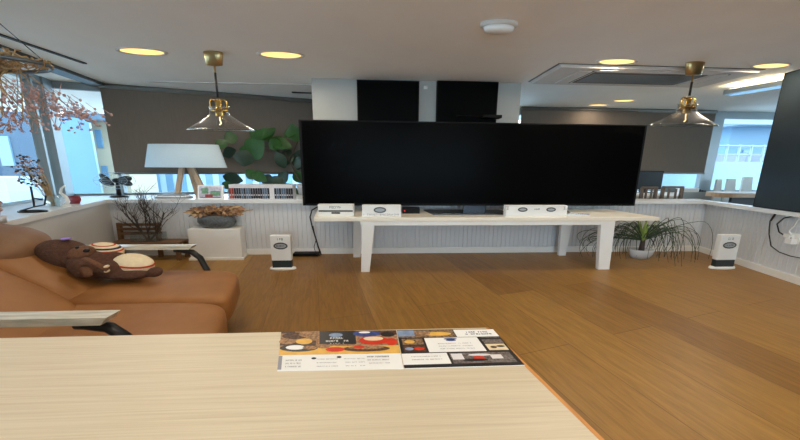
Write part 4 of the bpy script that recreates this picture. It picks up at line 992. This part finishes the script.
# small things on the far desk
a = at(675, 187, 5.2); mb = MB(); mb.box(a.x-.13, a.x+.02, 5.2, 5.3, zd, zd+.09, bev=.004); tag(mb.build('desk_tray', 'frame_dark'), 'small grey box on the far desk right of the dark monitor', 'box')
a = at(690, 188, 5.2); mb = MB(); mb.box(a.x-.14, a.x+.22, 5.22, 5.34, zd, zd+.075, bev=.004); tag(mb.build('white_box', 'white_gloss'), 'white box on the far desk under the lower edge of the blind', 'box')
a = at(699, 190, 5.25); mb = MB(); mb.ell((a.x, 5.25, zd+.031), .05, .03, .03); mb.tube([(a.x,5.25,zd+.03),(a.x+.16,5.27,zd+.02)], .018, 8); tag(mb.build('tape_dispenser', 'black_plastic'), 'small black tool lying on the far white desk', 'tool')
# round ended oak table on the right, dark front panel
a = at(709, 193, 4.62); b = at(776, 199, 4.62)
t = thing('oak_table', (7.3, 4.8, 0), 'oak topped side table with dark front panel beyond the right ledge', 'table')
mb = MB(); pts = []
x0_, x1_, yn, yf = a.x+.42, 8.3, 4.55, 4.95
for i in range(13): g_ = PI/2+PI*i/12; pts.append(Vector((x0_+.22*math.cos(g_), (yn+yf)/2+(yf-yn)/2*math.sin(g_), 0)))
pts += [Vector((x1_,yn,0)), Vector((x1_,yf,0))]
zz = at(735,193,4.62).z
mb.hexa([v+UP*(zz-.075) for v in pts], [v+UP*zz for v in pts]); mb.build('tabletop', 'desk_wood', t)
mb = MB(); mb.box(at(726,200,4.7).x, 8.1, 4.62, 4.66, 0, zz-.075); mb.box(7.9, 7.96, 4.66, 4.9, 0, zz-.075); mb.build('front_panel', 'desk_dark', t)
# pale chairs by the uncovered window
def pchair(pl, pr, ptop, Y, label):
    a = at(pl, ptop, Y); b = at(pr, ptop, Y); x0, x1 = a.x, b.x; zt_ = a.z
    t = thing('pale_chair', ((x0+x1)/2, Y, 0), label, 'chair', 'pale chairs by the right window')
    mb = MB(); mb.hexa([(x0-.02,Y,.5),(x1+.02,Y,.5),(x1+.02,Y+.03,.5),(x0-.02,Y+.03,.5)],[(x0+.02,Y+.03,zt_),(x1-.02,Y+.03,zt_),(x1-.02,Y+.06,zt_),(x0+.02,Y+.06,zt_)]); mb.build('backrest', 'chair_pale', t)
    mb = MB(); mb.box(x0, x1, Y-.26, Y+.02, .43, .47, bev=.01); mb.build('seat', 'chair_pale', t)
    for (x, y) in ((x0+.01,Y-.24),(x1-.03,Y-.24),(x0+.01,Y),(x1-.03,Y)): mb = MB(); mb.tube([(x+.01,y,.43),(x+.01,y,0)], .012, 6); mb.build('leg', 'frame_grey', t)
pchair(718, 725, 179.5, 5.55, 'pale chair below the right window, nearest the window post')
pchair(729, 739, 179.0, 5.55, 'pale chair below the right window, the middle of three')
pchair(745, 756, 177.0, 5.55, 'pale chair below the right window, nearest the slate display')

# ------------------------------------------------------------------ outside
struct('ground', MB().box(-70, 90, -60, 90, -4.2, -4.0), 'ground_pale')
tagk = bpy.data.objects['ground']
def building(name, x0, x1, y0, y1, z1, m, label, wins=(), roof=None, glass='bld_glass'):
    t = thing(name, ((x0+x1)/2, (y0+y1)/2, -4), label, 'building')
    mb = MB(); mb.box(x0, x1, y0, y1, -4, z1); w = mb.build('wall', m, t)
    if roof: mb = MB(); mb.box(x0-.6, x1+.6, y0-.8, y1+.6, z1, z1+.3); mb.build('roof', roof, t)
    for (a, b, c_, d) in wins:
        mb = MB(); mb.box(a, b, y0-.06, y0+.02, c_, d); mb.build('window', glass, t)
    return t
def X(px, Y): return at(px, 165, Y).x
def Zp(px, py, Y): return at(px, py, Y).z
# seen through the left window
building('slate_building', -24, X(24,13), 13, 14.6, 5.2, 'bld_slate', 'slate blue building outside the left window behind the dried flowers', [(X(4,13),X(16,13),1.2,2.4)], 'bld_roof')
building('pale_blue_building', X(26,15), X(64,15), 15, 16.6, 3.6, 'bld_blue', 'pale blue building outside the left window next to the window post', [(X(38,15),X(46,15),.4,1.6)])
building('white_shed', -18, X(22,10), 9.5, 11, Zp(10,178,9.5), 'bld_white', 'low white shed outside at the foot of the left window')
building('beige_house', X(88,17), X(118,17), 17.6, 19.6, Zp(100,120,17), 'bld_beige', 'beige house outside between the window post and the left blind', [(X(91,17),X(97,17),2.2,3.2),(X(91,17),X(97,17),.2,1.2)], 'bld_roof')
building('white_house', X(72,20), X(86,20), 20.6, 21.8, Zp(80,105,20), 'bld_white', 'narrow white house outside right of the window post', [(X(75,20),X(78,20),2.5,3.6),(X(75,20),X(78,20),-.2,.9)])
building('long_white_building', X(125,22), X(330,22), 23, 30, Zp(200,150,22), 'bld_white', 'long white building outside below the left blind', [(X(x,22),X(x+7,22),-1.2,1.0) for x in range(140,320,14)])
# seen through the right window
building('blue_house', X(724,12), X(800,12), 12, 18, Zp(760,128,12), 'bld_blue', 'pale blue house with wide eaves outside the right window', [(X(766,12),X(772,12),Zp(765,140,12),Zp(765,131,12)),(X(739,12),X(745,12),Zp(740,158,12),Zp(740,150,12))], 'bld_roof')
building('mauve_annex', X(744,10.5), X(775,10.5), 10.5, 11.6, Zp(755,153,10.5), 'bld_mauve', 'mauve annex in front of the blue house outside the right window')
building('white_garden_wall', X(640,8.6), 22, 8.6, 8.9, Zp(740,162,8.6), 'bld_wall', 'long white garden wall outside the right window')
mb = MB(); zt_ = Zp(735,146,9.6); zb_ = -4.0
t = thing('wire_fence', (X(740,9.6),9.6,-4), 'thin grey fence above the garden wall outside the right window', 'fence')
mb.tube([(X(690,9.6),9.6,zt_),(X(790,9.6),9.6,zt_)], .03, 6); mb.tube([(X(690,9.6),9.6,zt_-.3),(X(790,9.6),9.6,zt_-.3)], .02, 6); mb.build('rail', 'frame_grey', t)
for x in range(700, 790, 12): mb = MB(); mb.tube([(X(x,9.6),9.6,zb_),(X(x,9.6),9.6,zt_+.05)], .03, 6); mb.build('post', 'frame_grey', t)

# ------------------------------------------------------------------ light
w = bpy.data.worlds.new('sky'); scene.world = w; w.use_nodes = True; nt = w.node_tree; bg = nt.nodes['Background']
tc = nt.nodes.new('ShaderNodeTexCoord'); sep = nt.nodes.new('ShaderNodeSeparateXYZ'); rp = nt.nodes.new('ShaderNodeValToRGB')
nt.links.new(tc.outputs['Generated'], sep.inputs[0]); nt.links.new(sep.outputs['Z'], rp.inputs[0])
rp.color_ramp.elements[0].position = 0; rp.color_ramp.elements[0].color = (.66,.86,1,1); rp.color_ramp.elements[1].position = .5; rp.color_ramp.elements[1].color = (.46,.74,1,1)
nz = nt.nodes.new('ShaderNodeTexNoise'); nz.inputs['Scale'].default_value = 3.0; nz.inputs['Detail'].default_value = 5
cr_ = nt.nodes.new('ShaderNodeValToRGB'); cr_.color_ramp.elements[0].position = .50; cr_.color_ramp.elements[1].position = .72
mx = nt.nodes.new('ShaderNodeMix'); mx.data_type = 'RGBA'; mx.inputs[7].default_value = (1,1,1,1)
nt.links.new(tc.outputs['Generated'], nz.inputs['Vector']); nt.links.new(nz.outputs['Fac'], cr_.inputs[0]); nt.links.new(cr_.outputs[0], mx.inputs[0])
nt.links.new(rp.outputs[0], mx.inputs[6]); nt.links.new(mx.outputs[2], bg.inputs['Color'])
bg.inputs['Strength'].default_value = 3.2

def area(name, loc, energy, sx, sy, col, rot=(0,0,0), spread=PI):
    l = bpy.data.lights.new(name, 'AREA'); l.shape = 'ELLIPSE'; l.size = sx; l.size_y = sy; l.energy = energy; l.color = col; l.spread = spread
    o = bpy.data.objects.new(name, l); COL.objects.link(o); o.location = loc; o.rotation_euler = rot
    return o
WARM = (1,.86,.68)
for (c_, a_, b_, en) in LIGHTS: area('downlight_or_fill_lamp', c_-UP*.02, en, a_*1.6, b_*1.6, WARM)
# added fill lamps out of view, laid out like further downlight rows
for (x, y) in ((-1.0,1.3),(1.3,1.3),(3.3,1.3),(-.6,-.9),(1.2,-.9),(3.0,-.9),(-.3,-2.9),(1.2,-2.9),(2.8,-2.9)):
    area('downlight_or_fill_lamp', (x,y,ZC-.02), 7, .4, .2, WARM)

# ------------------------------------------------------------------ camera
cam = bpy.data.cameras.new('camera'); co = bpy.data.objects.new('camera', cam); COL.objects.link(co)
cam.sensor_fit = 'HORIZONTAL'; cam.sensor_width = 36; cam.lens = 36*F/800; cam.clip_start = .02; cam.clip_end = 300
fwd = ray(400,220).normalized(); rt = (ray(401,220)-ray(400,220)).normalized(); up = (ray(400,219)-ray(400,220)).normalized()
m = Matrix((( rt.x, up.x, -fwd.x, 0),(rt.y, up.y, -fwd.y, 0),(rt.z, up.z, -fwd.z, CAMZ),(0,0,0,1)))
co.matrix_world = m
scene.camera = co
vs = scene.view_settings; vs.view_transform = 'Standard'; vs.look = 'None'; vs.gamma = 1; vs.use_curve_mapping = False; vs.exposure = 0.95
